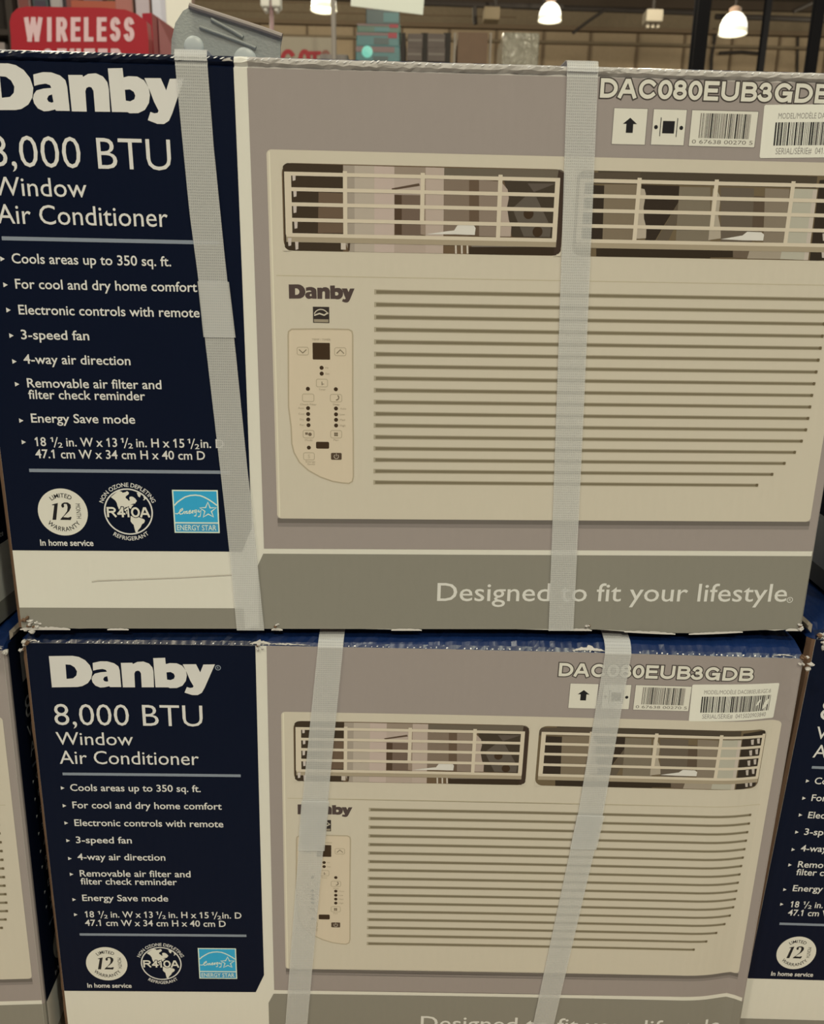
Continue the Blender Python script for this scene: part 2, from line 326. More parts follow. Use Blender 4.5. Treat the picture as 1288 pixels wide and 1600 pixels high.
# ------------------------------------------------------------------ what is printed on a carton, in millimetres from its front lower left corner
ART = json.loads(r'''{"logo":[[[[15.8,361.8],[32.8,362.2],[37.2,361.4],[41.5,358.9],[44.7,354.8],[46.0,349.5],[44.9,344.4],[42.1,340.5],[37.8,338.0],[34.2,337.3],[15.8,336.8]],[[27.2,355.3],[30.7,355.1],[33.5,353.2],[35.0,349.9],[34.3,346.6],[31.8,344.3],[27.0,343.7]]],[[[46.8,356.7],[52.4,358.1],[57.4,358.1],[62.3,356.6],[65.2,354.2],[65.9,350.8],[66.1,337.6],[58.0,337.5],[57.5,338.2],[53.9,337.3],[50.9,337.0],[47.5,338.5],[45.6,341.1],[45.1,343.7],[45.9,346.1],[47.7,348.2],[51.8,349.3],[56.6,349.8],[55.9,351.3],[53.5,352.0],[49.9,351.5],[46.7,350.6]],[[56.6,346.3],[54.5,345.6],[53.4,343.8],[54.1,342.3],[55.8,341.8],[57.0,342.2]]],[[[67.1,357.0],[75.4,357.2],[75.7,356.2],[78.9,357.9],[83.4,358.3],[87.4,356.7],[89.7,353.6],[90.2,350.0],[89.9,337.7],[81.0,337.6],[81.1,348.8],[80.2,350.6],[78.8,351.0],[77.1,350.3],[76.3,348.5],[76.1,337.5],[67.3,337.4]]],[[[90.6,361.1],[99.2,361.5],[99.4,356.5],[102.4,357.3],[107.4,357.2],[111.3,355.3],[113.7,351.5],[114.2,347.6],[113.3,343.1],[110.6,339.3],[106.5,337.4],[101.4,337.2],[100.2,337.8],[91.0,337.7]],[[99.6,349.9],[102.6,350.2],[104.8,348.9],[105.5,346.9],[104.8,344.9],[102.2,343.7],[99.7,344.1]]],[[[111.6,356.5],[121.2,356.7],[124.0,350.2],[126.5,356.5],[134.9,356.8],[126.7,337.7],[124.5,333.7],[121.4,331.8],[117.4,331.8],[111.9,333.7],[113.8,338.3],[116.1,337.5],[118.1,337.9],[118.7,339.0],[116.4,343.7],[114.3,349.8]]]],"reg":[137.0,354.1],"v1":[[58,42,24,[[192.0,311.7],[228.7,311.4],[228.5,260.6],[191.9,260.5]]],[100,76,50,[[213.6,295.5],[228.8,295.1],[228.6,271.8],[212.8,271.4]]],[150,132,105,[[228.9,311.2],[235.9,311.2],[235.7,260.0],[232.5,259.9],[229.5,267.3]]],[168,148,118,[[235.9,311.2],[248.1,311.2],[248.2,260.2],[235.7,260.0]]],[178,152,125,[[248.1,311.2],[260.4,311.1],[260.8,260.2],[248.2,260.2]]],[140,118,90,[[260.4,311.1],[285.5,311.2],[285.6,305.6],[260.4,305.5]]],[165,140,112,[[260.7,267.9],[286.5,267.7],[286.7,260.3],[260.8,260.2]]],[170,145,118,[[260.4,305.5],[277.3,305.5],[277.5,295.0],[260.5,295.0]]],[105,82,60,[[260.5,295.0],[277.5,294.7],[278.0,271.2],[261.9,270.9]]],[75,52,32,[[260.5,295.0],[265.1,294.8],[265.4,271.4],[261.1,271.6]]],[85,62,40,[[258.9,298.6],[275.8,301.9],[276.3,300.4],[258.9,297.5]]],[140,116,88,[[276.7,305.5],[279.8,305.2],[280.5,271.3],[277.3,272.0]]],[170,146,118,[[279.7,311.1],[291.2,311.1],[291.8,259.7],[280.7,259.7]]],[98,84,60,[[291.2,311.1],[365.5,311.6],[365.8,307.0],[291.3,305.8]]],[120,98,72,[[291.0,305.4],[306.8,305.0],[308.0,271.8],[291.8,272.2]]],[95,72,48,[[306.8,305.0],[313.0,304.9],[314.3,271.9],[308.0,271.8]]],[130,108,82,[[313.0,304.7],[325.5,304.0],[326.5,271.4],[314.3,271.6]]],[62,48,32,[[328.5,304.8],[361.2,304.7],[361.0,271.3],[335.2,271.6],[332.9,279.7],[331.2,289.2],[332.1,294.4]]],[88,76,58,[[334.8,288.6],[343.7,296.8],[349.3,295.4],[359.8,277.3],[359.4,271.9],[342.7,271.9],[336.6,284.2]]],[85,72,55,[[343.4,303.3],[361.3,303.6],[347.6,298.3]]],[165,140,112,[[327.4,303.3],[331.1,299.4],[332.1,294.4],[331.2,289.2],[332.8,281.2],[334.5,277.5],[334.4,271.7],[326.9,271.6],[326.3,302.9]]],[115,102,80,[[308.9,268.8],[363.5,269.5],[363.7,266.0],[309.8,265.0]]],[52,36,20,[[308.2,264.9],[365.4,265.8],[364.1,261.0],[308.4,260.4]]],[60,42,28,[[362.4,311.2],[366.4,309.5],[366.8,262.4],[362.5,261.0],[361.9,306.5]]],[200,188,158,[[280.4,272.0],[293.7,274.1],[298.4,274.7],[300.3,277.7],[304.6,278.3],[310.9,277.8],[311.9,276.3],[311.5,272.2],[299.3,272.4]]],[188,170,138,[[299.0,268.7],[300.1,268.7],[300.5,260.7],[299.4,260.7]]],[188,170,138,[[302.8,268.7],[303.9,268.7],[304.3,260.8],[303.2,260.8]]],[188,170,138,[[306.3,268.8],[307.4,268.8],[307.9,260.9],[306.8,260.9]]],[185,165,135,[[227.1,266.2],[230.2,266.0],[230.2,261.8],[227.1,261.9]]],[70,50,32,[[231.4,265.9],[233.0,265.8],[232.6,261.3],[231.4,261.4]]],[185,165,138,[[197.6,306.2],[199.7,306.3],[199.5,302.0],[197.8,301.6]]],[185,165,138,[[198.0,297.0],[200.1,297.0],[199.9,292.7],[198.2,292.3]]],[185,165,138,[[197.7,287.6],[199.9,287.6],[199.6,283.3],[197.9,282.9]]],[185,165,138,[[198.1,278.5],[200.3,278.5],[200.0,274.1],[198.3,273.7]]],[185,165,138,[[194.0,268.1],[196.2,268.2],[195.9,263.7],[194.2,263.3]]],[185,165,138,[[198.4,266.0],[200.5,266.0],[200.3,261.6],[198.6,261.1]]]],"v1holes":[[345.0,285.5],[351.3,274.9]],"v2":[[70,58,38,[[387.2,311.6],[458.0,312.0],[458.8,305.0],[387.8,304.1]]],[70,58,38,[[453.1,311.8],[526.5,311.1],[526.6,304.1],[453.9,304.9]]],[80,64,44,[[374.1,310.2],[413.7,311.0],[414.3,304.4],[374.6,303.8]]],[48,36,22,[[376.6,303.4],[392.3,302.9],[394.6,269.2],[377.3,266.8]]],[118,98,68,[[391.7,303.6],[414.3,304.0],[414.8,269.9],[393.2,269.5]]],[118,98,68,[[392.7,297.3],[403.4,297.6],[404.8,271.8],[394.4,271.6]]],[48,36,22,[[415.2,304.0],[439.2,303.8],[440.2,295.2],[431.0,278.7],[426.9,270.7],[420.8,270.8]]],[90,74,52,[[440.2,295.2],[443.6,291.3],[435.5,270.7],[427.5,270.7]]],[115,100,72,[[439.3,303.2],[459.0,303.3],[462.9,270.2],[440.4,270.3]]],[95,80,58,[[465.6,303.5],[487.0,303.3],[489.9,270.6],[469.5,270.9]]],[85,66,44,[[487.6,298.9],[494.6,298.5],[496.3,277.6],[488.9,278.1]]],[125,106,78,[[494.0,303.5],[509.8,303.2],[511.0,269.3],[497.4,269.6]]],[165,155,122,[[511.8,303.6],[527.6,303.6],[527.5,260.9],[509.7,261.2]]],[178,160,130,[[525.0,303.0],[527.7,303.0],[528.1,260.9],[525.3,260.8]]],[165,145,112,[[414.5,301.9],[417.3,301.4],[418.4,298.6],[417.7,290.8],[418.6,284.1],[420.7,278.5],[421.0,272.3],[413.4,271.8],[413.6,301.9]]],[160,142,108,[[463.3,301.8],[465.6,298.5],[466.3,294.6],[466.1,286.2],[468.5,279.4],[469.3,273.1],[461.4,271.9],[460.8,302.8]]],[120,104,80,[[389.3,268.8],[463.0,269.6],[463.4,266.4],[389.6,265.7]]],[48,36,20,[[389.6,265.5],[463.4,266.3],[464.0,260.9],[390.0,260.8]]],[48,36,20,[[458.4,266.1],[478.2,265.8],[478.7,261.7],[459.0,261.4]]],[100,80,56,[[478.0,266.7],[490.3,266.9],[488.7,261.1],[478.7,261.5]]],[150,132,100,[[489.1,266.9],[510.1,267.3],[509.7,261.2],[488.0,261.1]]],[48,36,24,[[528.2,308.9],[545.8,310.8],[546.9,306.6],[545.3,262.7],[529.2,259.4]]],[200,188,158,[[469.3,272.6],[483.1,275.1],[485.9,277.4],[495.1,277.3],[497.1,275.9],[497.0,272.2],[483.5,272.2]]],[175,158,130,[[535.2,303.3],[537.6,303.6],[538.1,299.0],[536.2,299.1]]],[175,158,130,[[540.1,304.0],[542.4,304.3],[543.0,299.6],[541.1,299.8]]],[175,158,130,[[535.2,294.2],[537.6,294.5],[538.1,289.8],[536.2,289.9]]],[175,158,130,[[540.1,294.8],[542.5,295.1],[543.0,290.4],[541.1,290.6]]],[175,158,130,[[535.1,285.5],[537.5,285.7],[538.0,281.0],[536.1,281.2]]],[175,158,130,[[540.1,286.1],[542.4,286.4],[542.9,281.7],[541.1,281.8]]],[175,158,130,[[535.0,277.2],[537.3,277.5],[537.8,272.7],[536.0,272.9]]],[175,158,130,[[539.9,277.9],[542.2,278.2],[542.8,273.4],[540.9,273.6]]],[175,158,130,[[536.0,266.8],[538.4,267.1],[538.9,262.3],[537.0,262.5]]],[175,158,130,[[539.6,267.3],[542.0,267.5],[542.5,262.7],[540.6,262.9]]]],"globe":[[[70.1,98.7],[73.0,101.2],[75.8,103.2],[77.7,102.5],[78.3,101.8],[80.4,102.3],[81.3,103.0],[82.5,102.0],[82.2,100.8],[80.1,99.2],[80.0,98.1],[81.3,97.1],[81.9,96.2],[82.9,96.6],[82.4,97.8],[82.8,99.0],[84.3,99.2],[85.4,98.7],[86.4,97.8],[87.4,96.1],[86.5,94.9],[86.1,94.3],[84.4,94.0],[83.0,93.4],[85.0,93.3],[83.9,92.2],[82.8,90.4],[80.9,91.8],[79.5,91.6],[78.1,89.7],[75.0,89.6],[74.1,92.5],[73.8,94.6],[72.9,96.3]],[[82.4,85.5],[83.7,84.8],[88.1,84.6],[90.0,83.7],[91.5,83.0],[91.9,82.0],[91.2,80.5],[89.7,79.5],[88.6,77.3],[86.7,75.1],[86.1,73.4],[84.9,73.7],[84.3,76.9],[84.0,79.1],[83.0,80.1],[82.1,81.5]],[[79.1,89.7],[80.6,88.3],[81.2,86.5],[79.7,86.7]],[[87.7,101.9],[90.0,101.7],[90.4,100.3],[89.6,98.6],[88.5,99.3]],[[91.8,99.3],[92.9,98.6],[93.5,97.7],[92.3,96.5],[91.5,96.8],[92.5,97.5]]],"arc":[[112.5,93.1],[114.5,95.3],[117.2,97.3],[120.1,99.2],[123.7,100.3],[127.2,100.6],[130.4,100.2],[133.2,99.1],[136.0,97.5],[138.8,95.5],[141.4,93.4]],"star":[[135.3,95.6],[136.7,91.6],[140.9,91.8],[137.4,89.1],[138.6,85.2],[135.2,87.2],[131.7,85.0],[133.0,89.2],[129.6,91.6],[133.6,91.8]],"script":[[[112.7,87.4],[114.3,87.2],[116.3,88.8],[118.0,90.1],[117.9,91.1],[116.4,90.1],[115.5,88.1],[116.2,86.9],[117.9,87.4],[119.1,89.1]],[[119.1,87.1],[119.9,88.8],[120.9,89.1],[120.6,87.5],[121.7,87.8],[123.2,89.0],[123.0,89.8],[122.0,88.8],[122.4,87.5],[124.0,88.2],[124.7,89.9]],[[124.6,87.5],[124.9,89.2],[126.0,89.7],[127.3,90.2]],[[127.6,90.1],[126.2,89.5],[126.1,88.2],[127.4,88.9],[127.8,90.2],[126.6,85.8],[125.5,85.8]],[[128.9,90.2],[128.4,88.9],[129.3,88.5],[130.7,90.2],[129.5,85.5],[128.2,85.0],[128.7,85.8]]],"n12":[[[30.3,93.1],[34.3,94.2],[32.0,82.2],[29.5,82.2],[31.7,92.5],[30.2,92.6]],[[36.3,92.3],[36.8,93.7],[38.5,94.6],[40.9,94.6],[42.7,93.1],[42.7,91.0],[41.3,88.5],[38.7,86.0],[36.9,84.2],[40.2,83.9],[42.2,84.6],[42.5,83.9],[41.7,82.1],[39.7,82.2],[34.8,82.2],[35.1,83.0],[37.7,85.6],[39.9,88.5],[40.5,91.3],[40.2,93.4],[38.8,93.7],[38.0,93.0],[38.4,92.0],[37.9,91.1],[36.8,90.9]]],"arrow":[[404.7,342.1],[409.4,338.5],[407.1,338.4],[407.3,333.5],[402.6,333.4],[402.4,338.6],[400.8,338.6]],"ctl":[[191.7,161.9],[192.6,208.4],[192.9,210.7],[194.9,212.2],[213.3,212.7],[231.8,212.6],[233.8,211.5],[234.3,209.1],[234.2,162.4],[234.5,140.7],[234.6,114.5],[233.8,111.1],[231.4,109.8],[226.5,110.2],[220.3,111.2],[212.2,114.1],[204.2,118.6],[198.2,124.2],[194.7,130.8],[193.3,137.0],[193.1,148.4]]}''')
NAVY = mat('print_navy', A(8, 15, 29), rough=.42, spec=.09, bump=.12); CREAM = ink(199, 190, 162); TAUPE = ink(141, 128, 112); OLIVE = ink(124, 117, 97); PALE = ink(190, 184, 166); RULE = ink(120, 124, 122)
UNIT = ink(185, 172, 142); BROWN = ink(56, 40, 24); BLACK = ink(28, 26, 26); LETTER = ink(196, 188, 166)
BLUE_TOP = mat('blue_carton_top', A(13, 32, 62), rough=.32, spec=.5, bump=.25, noise=.35)
NAVY_RIM = mat('navy_fold', A(11, 25, 46), rough=.3, spec=.4, bump=.25)
KRAFT = mat('raw_cardboard', A(98, 74, 52), rough=.85, spec=.1, bump=.3, noise=.25)
FLECK = mat('torn_white_paper', A(200, 192, 172), rough=.7, spec=.1)

def grey(r, g, b, k=.22):
    y = .3 * r + .59 * g + .11 * b; return tuple(int(round(c + (y - c) * k)) for c in (r, g, b))

def print_logo(P, m, lay, k=1.0, u=0.0, v=0.0, reg=None):
    for i, g in enumerate(ART['logo']):
        rings = [[(u + (x - 15.8) * k, v + (y - 336.8) * k) for x, y in r] for r in g]
        P.poly(rings[0], m, lay + .25 * (i % 2), rings[1:])
def brand_logo(face, root, u=0.0):
    P = Print(face); print_logo(P, LETTER, 3, 1.0, 15.8 + u, 336.8)
    P.poly(circle(u + ART['reg'][0], ART['reg'][1], 2.1), RULE, 3); P.poly(circle(u + ART['reg'][0], ART['reg'][1], 1.5), NAVY, 4)
    P.text('R', u + ART['reg'][0] - .6, u + ART['reg'][0] + .7, ART['reg'][1] - .9, 1.8, RULE, 5)
    return P.build('brand_logo', root)
def headline(face, root, u=0.0):
    P = Print(face)
    P.text('8,000 BTU', u + 15.3, u + 124.3, 305.9, 17.4, LETTER, 3, bold=-.004)
    P.text('Window', u + 15.0, u + 71.9, 289.4, 10.6, LETTER, 3, bold=.001)
    P.text('Air Conditioner', u + 16.0, u + 120, 273.2, 11.1, LETTER, 3, bold=.001)
    return P.build('headline_lettering', root)
FEATURES = [('Cools areas up to 350 sq. ft.', 21.8, 120.3, 249.8), ('For cool and dry home comfort', 22.2, 135.7, 234.5), ('Electronic controls with remote', 22.4, 136.4, 218.7),
            ('3-speed fan', 22.2, 65.2, 203.2), ('4-way air direction', 22.1, 90.2, 187.7), ('Removable air filter and', 22.6, 109.1, 172.4), ('filter check reminder', 22.6, 98, 164.9),
            ('Energy Save mode', 22.6, 90.3, 149.3), ('47.1 cm W x 34 cm H x 40 cm D', 22.8, 135, 125.3)]
def feature_list(face, root, u=0.0):
    P = Print(face); b = .011
    P.rect(u + 17.2, 263.3, u + 151, 265.6, RULE, 3); P.rect(u + 17.6, 115.6, u + 151.2, 117.9, RULE, 3)
    for t, a, c, v in FEATURES: P.text(t, u + a, u + c, v, 5.8, LETTER, 3, bold=b)
    def sq(x): return u + 23.5 + (x - 391) * .1741
    for t, a, c in (('18', 391, 432), ('in. W x 13', 508, 700), ('in. H x 15', 772, 955), ('in. D', 1017, 1105)):
        P.text(t, sq(a), sq(c), 133.5, 5.8, LETTER, 3, bold=b)
    for a in (450, 715, 968):
        P.text('1', sq(a), sq(a) + 1.7, 136.4, 3.1, LETTER, 3, bold=b); P.stroke([(sq(a) + 2.0, 132.6), (sq(a) + 4.6, 139.6)], .7, LETTER, 3)
        P.text('2', sq(a) + 4.6, sq(a) + 7.6, 132.6, 3.3, LETTER, 3, bold=b)
    for v in (252.2, 236.6, 221.2, 205.3, 188.9, 174.3, 150.4, 136.0): P.poly([(u + 14.8, v - 1.5), (u + 17.6, v), (u + 14.8, v + 1.5)], LETTER, 3)
    return P.build('feature_list', root)
def warranty_badge(face, root, u=0.0):
    P = Print(face); P.poly(circle(u + 37, 87.7, 16.7, 48), CREAM, 3)
    P.arctext('LIMITED', u + 37, 87.7, 10.4, 13.3, 130, 56, BLACK, 4, bold=.01)
    P.arctext('WARRANTY', u + 37, 87.7, 13.6, 10.6, 214, 326, BLACK, 4, bold=.01)
    P.text('MONTH', u + 46, u + 56.5, 93.8, 3.0, BLACK, 4, rot=-PI / 2)
    for g in ART['n12']: P.poly([(u + x, y) for x, y in g], BLACK, 4)
    P.text('In home service', u + 19.5, u + 55.6, 63.6, 4.3, LETTER, 3, bold=.02)
    return P.build('warranty_badge', root)
def refrigerant_badge(face, root, u=0.0):
    P = Print(face); c = (u + 81.2, 88.4)
    for g in ART['globe']: P.poly([(u + x, y) for x, y in g], CREAM, 3)
    q = circle(c[0], c[1], 16.0, 56); P.stroke(q + [q[0]], 1.0, LETTER, 4)
    bx = [(66.6, 73), (73.6, 78.9), (78.6, 82.0), (82.9, 88.9), (88.9, 95.6)]; bx = [(u + a, u + b) for a, b in bx]
    P.heavy('R410A', bx, 84.5, 91.7, 1.35, NAVY, 5, grow=1.0); P.heavy('R410A', bx, 84.5, 91.7, 1.35, CREAM, 6)
    P.arctext('NON OZONE DEPLETING', c[0], c[1], 17.6, 20.4, 161, 21, LETTER, 4, bold=.012)
    P.arctext('REFRIGERANT', c[0], c[1], 20.6, 17.8, 234, 309, LETTER, 4, bold=.012)
    return P.build('refrigerant_badge', root)
def efficiency_badge(face, root, u=0.0):
    P = Print(face); sky = ink(48, 146, 190); W = ink(196, 212, 208)
    P.rect(u + 111.5, 73.5, u + 142.4, 104.2, W, 3); P.rect(u + 112.4, 81.3, u + 141.5, 103.3, sky, 4); P.rect(u + 112.4, 74.4, u + 141.5, 80.3, ink(62, 136, 158), 4)
    sh = lambda g: [(u + x, y) for x, y in g]
    P.stroke(sh(ART['arc']), .9, W, 5); s = sh(ART['star']); P.stroke(s + [s[0]], .8, W, 5)
    for g in ART['script']: P.stroke(sh(g), .65, W, 5)
    P.text('ENERGY STAR', u + 113.4, u + 140.2, 75.4, 3.8, W, 5, bold=.006)
    return P.build('efficiency_badge', root)
def clip(poly, u0, v0, u1, v1):
    """polygon cut to a rectangle"""
    for ax, lim, sg in ((0, u0, 1), (0, u1, -1), (1, v0, 1), (1, v1, -1)):
        out = []
        for i, a in enumerate(poly):
            b = poly[(i + 1) % len(poly)]; da, db = (a[ax] - lim) * sg, (b[ax] - lim) * sg
            if da >= 0: out.append(tuple(a))
            if da * db < 0: k = da / (da - db); out.append((a[0] + (b[0] - a[0]) * k, a[1] + (b[1] - a[1]) * k))
        poly = out
        if not poly: return []
    return poly
def unit_picture(face, root):
    P = Print(face)
    P.rect(182.4, 78.6, 557, 84.6, ink(122, 111, 97), 3); P.rect(182.4, 81.2, 557, 84.6, ink(98, 89, 76), 4)
    P.rect(182.2, 84.4, 557, 319.2, UNIT, 5, r=3)
    P.rect(183.4, 85.6, 184.4, 318, ink(200, 188, 154), 6); P.rect(186, 245.2, 552, 245.7, ink(170, 156, 122), 6)
    o = P.build('unit_picture', root)
    # vents
    P = Print(face); LT = ink(190, 174, 142); DK = ink(150, 134, 104)
    P.poly(rrect(191.2, 260.6, 367, 311.8, 6), ink(96, 76, 52), 6)
    for k, (r, g, b, p) in enumerate(ART['v1']): q_ = clip(p, 191.3, 260.7, 366.9, 311.7); q_ and P.poly(q_, ink(*grey(r, g, b)), 7 + k * .12)
    for x, y in ART['v1holes']: P.poly(circle(x, y, 3.2, 16), BROWN, 10)
    def grid(us, vs, u0, u1, short):
        for k, v in enumerate(vs): P.rect(u0, v - 1.1, u1, v + 1.1, LT, 12)
        for u, wd in us:
            P.rect(u - wd / 2, vs[-1] if u != short else vs[3], u + wd / 2, vs[0] + (2.2 if 2 < wd < 3 else 1.1), LT, 12.4)
        P.rect(u0, vs[-1] - 4.2, u1, vs[-1] - 1.1, DK, 11)
    def corners(a, b, c, d, r):
        for cu, cv, sx, sy_ in ((c, d, 1, 1), (a, d, -1, 1), (a, b, -1, -1), (c, b, 1, -1)):
            q = [(cu - sx * r * (1 - math.cos(math.radians(k * 15))), cv - sy_ * r * (1 - math.sin(math.radians(k * 15)))) for k in range(7)]
            P.poly([(cu - sx * r, cv + sy_ * .2)] + q[::-1] + [(cu + sx * .2, cv - sy_ * r), (cu + sx * .2, cv + sy_ * .2)], UNIT, 13)
    V = [305.7, 296.8, 288.1, 279.0, 270.0]
    corners(191.0, 260.6, 367.2, 311.8, 5)
    grid([(194.8, 4.2), (230, 2.6), (278, 2.6), (326.3, 2.6), (362.2, 3.0)], V, 193, 363.6, 278)
    P.build('vent_picture', o)
    P = Print(face)
    P.poly(rrect(374.2, 260.6, 547.2, 311.6, 6), ink(100, 84, 58), 6)
    for k, (r, g, b, p) in enumerate(ART['v2']): q_ = clip(p, 374.3, 260.7, 547.1, 311.5); q_ and P.poly(q_, ink(*grey(r, g, b)), 7 + k * .12)
    corners(374.2, 260.4, 547.3, 311.6, 5)
    grid([(377.8, 3.4), (413.6, 2.6), (462.6, 2.6), (511.6, 2.6), (545.4, 2.4)], V, 376.2, 546.5, 462.6)
    P.build('vent_picture', o)
    P = Print(face); c1 = ink(154, 141, 111); c2 = ink(113, 101, 74)
    ends = [546.3, 546.4, 546.2, 546.3, 546.2, 546, 545.8, 545.6, 545.3, 545.2, 545.1, 544.8, 543.0, 539.4, 533.3, 525.8, 516.2]
    for i, e in enumerate(ends):
        v = 236.4 - i * 7.86
        P.poly([(248.2, v + 1.7), (262, v + 1.55), (e, v + 1.35), (e, v - 1.15), (262, v - 1.45), (248.2, v - 1.6)], c1, 6, step=14)
        P.poly([(249.5, v + 1.1), (262, v + .95), (e - 1, v + .8), (e - 1, v - .65), (262, v - .85), (249.5, v - 1.0)], c2, 7, step=14)
        P.poly(circle(e - 1.2, v + .2, 1.1, 10), ink(96, 82, 56), 8)
    P.build('grille_picture', o)
    # control panel
    P = Print(face); ln = ink(160, 144, 112); face_c = ink(191, 173, 139)
    P.poly(ART['ctl'], face_c, 6); P.stroke(ART['ctl'] + [ART['ctl'][0]], .9, ln, 7)
    P.rect(208.2, 193.1, 219.5, 203.9, BROWN, 7, r=.5); P.rect(209.5, 133.8, 218.3, 138.5, BROWN, 7, r=.9)
    for a, b, c, d in ((198.1, 195.9, 205.5, 200.9), (222.5, 195.8, 229.9, 200.9), (210.3, 175.3, 217.7, 180.4), (201, 165.5, 208.6, 170.5), (219.4, 165.5, 227, 170.5), (201, 141, 208.3, 146.2), (219.4, 141.2, 226.8, 146.3), (201, 126, 208.3, 130.9)):
        P.frame(a, b, c, d, .45, ln, 7)
    P.stroke([(199.4, 199.4), (201.8, 197.2), (204.2, 199.4)], .6, ink(120, 106, 80), 8); P.stroke([(223.8, 197.2), (226.2, 199.6), (228.6, 197.2)], .6, ink(120, 106, 80), 8)
    P.rect(219.5, 126.2, 226.7, 131.0, ink(74, 58, 42), 7, r=.8); P.stroke(arc(223.1, 128.5, 1.5, 1.5, 130, 410), .45, ink(170, 154, 126), 8); P.stroke([(223.1, 128.6), (223.1, 130.6)], .45, ink(170, 154, 126), 8)
    P.stroke([(214, 176.4), (214, 178.8)], .5, ink(110, 96, 72), 8); P.stroke([(214, 177.2), (215.4, 177.2)], .4, ink(110, 96, 72), 8)
    P.stroke(arc(223.4, 168.4, 1.6, 1.6, -100, 60), .7, ink(104, 90, 66), 8)
    P.poly(circle(205.6, 143.5, 1.2, 12), ink(100, 84, 62), 8); P.rect(202.4, 143.2, 204.2, 144.8, ink(110, 94, 70), 8)
    for a in (45, 135, 225, 315):
        c, s_ = math.cos(math.radians(a)), math.sin(math.radians(a)); P.poly(circle(223 + .9 * c, 143.7 + .9 * s_, .65, 8), ink(96, 82, 58), 8)
    P.text('S', 204, 205.3, 127.2, 2.4, ln, 8)
    for u, v in ((213.9, 187.8), (213.9, 184.0), (204.7, 173.9), (223.1, 173.9), (204.6, 161.1), (204.6, 157.2), (204.6, 153.5), (204.7, 149.7), (223.1, 161.1), (223.1, 157.2), (223.1, 153.5), (223.1, 149.7), (204.7, 134.4)):
        P.poly(circle(u, v, 1.35, 14), BROWN, 7)
    cap = ink(150, 134, 104)
    for t, a, b, v in (('TEMP / TIMER', 207.8, 220, 205.3), ('Hr', 216.3, 218.6, 187.2), ('Set', 216.3, 219, 183.4), ('Timer', 211.8, 216.4, 173.0), ('Check Filter', 199.4, 210.4, 163.0), ('Sleep', 221.0, 225.4, 163.2), ('Auto', 198, 202, 160.5), ('Cool', 198.2, 202, 156.6), ('Dry', 199, 201.8, 152.9), ('Fan', 199, 201.9, 149.2),
                       ('Auto', 225.8, 229.8, 160.5), ('Low', 225.6, 229, 156.6), ('Med', 225.6, 229, 152.9), ('High', 225.6, 229.3, 149.1), ('Mode', 202.2, 207.2, 138.9), ('Fan', 221.4, 224.6, 139.2), ('Energy', 202.4, 209, 124.2), ('Saver', 203.6, 209, 122.4)):
        P.text(t, a, b, v, 1.25, cap, 8)
    P.build('control_panel_picture', o)
    P = Print(face); k = (232.4 - 193.7) / 110.0
    print_logo(P, ink(72, 58, 50), 6, k, 193.7, 231.3)
    P.rect(208.8, 216.5, 219.3, 226.6, ink(48, 40, 34), 6); P.stroke(arc(214, 220.6, 4.6, 4.4, 20, 160), .6, UNIT, 7); P.stroke([(209.6, 221.2), (213, 222.4), (216, 221.4), (218.6, 223)], .9, UNIT, 7); P.rect(209.4, 217, 218.7, 218.8, ink(140, 126, 98), 7)
    P.build('small_logo', o)
    return o
MODEL_BOX = [('D', 385, 395.6), ('A', 396.1, 407.2), ('C', 408.6, 419.6), ('0', 420.4, 429.2), ('8', 429.8, 438.2), ('0', 439.1, 447.7), ('E', 448.9, 457.9), ('U', 459.5, 470.3), ('B', 472.1, 481.8), ('3', 482.7, 491.1), ('G', 492.7, 503.6), ('D', 505.5, 516.4), ('B', 518.0, 528.6)]
def model_number(face, root):
    P = Print(face); t = ''.join(b[0] for b in MODEL_BOX); bx = [b[1:] for b in MODEL_BOX]
    P.heavy(t, bx, 352.7, 363.4, 2.25, ink(64, 56, 48), 3, grow=1.5); P.heavy(t, bx, 352.7, 363.4, 2.25, CREAM, 4)
    return P.build('model_number', root)
def handling_symbols(face, root):
    P = Print(face); P.rect(394, 326.7, 415.4, 347.4, ink(108, 98, 86), 3); P.rect(394.4, 327, 415, 347.1, CREAM, 4)
    P.poly([(404.7, 342), (409.2, 338.5), (406.9, 338.5), (406.9, 333.5), (402.6, 333.5), (402.6, 338.5), (400.4, 338.5)], BLACK, 5); P.build('handling_symbol', root)
    P = Print(face); P.rect(418.5, 326.9, 439.7, 347.4, ink(108, 98, 86), 3); P.rect(418.9, 327.2, 439.3, 347.1, CREAM, 4)
    P.rect(425.2, 333.7, 432.6, 340.7, BLACK, 5); P.rect(423.6, 332, 424.1, 342.6, BLACK, 5); P.rect(433.9, 331.8, 434.4, 342.4, BLACK, 5)
    P.poly(circle(421.1, 337.1, 1.2, 14), BLACK, 5); P.poly(circle(436.9, 337, 1.2, 14), BLACK, 5); P.build('handling_symbol', root)
def bars(P, u0, u1, v0, v1, seed, lay, hi=BLACK, lo=None, rot=0.0, org=(0, 0)):
    r = random.Random(seed); u = u0; c, s = math.cos(rot), math.sin(rot)
    while u < u1 - .4:
        w = r.choice((.4, .4, .7, 1.0)); g = r.choice((.35, .35, .7))
        q = [(u, v0), (u + w, v0), (u + w, v1), (u, v1)]
        q = [(org[0] + (x - org[0]) * c - (y - org[1]) * s, org[1] + (x - org[0]) * s + (y - org[1]) * c) for x, y in q]
        P.poly(q, lo if lo and r.random() < .4 else hi, lay); u += w + g
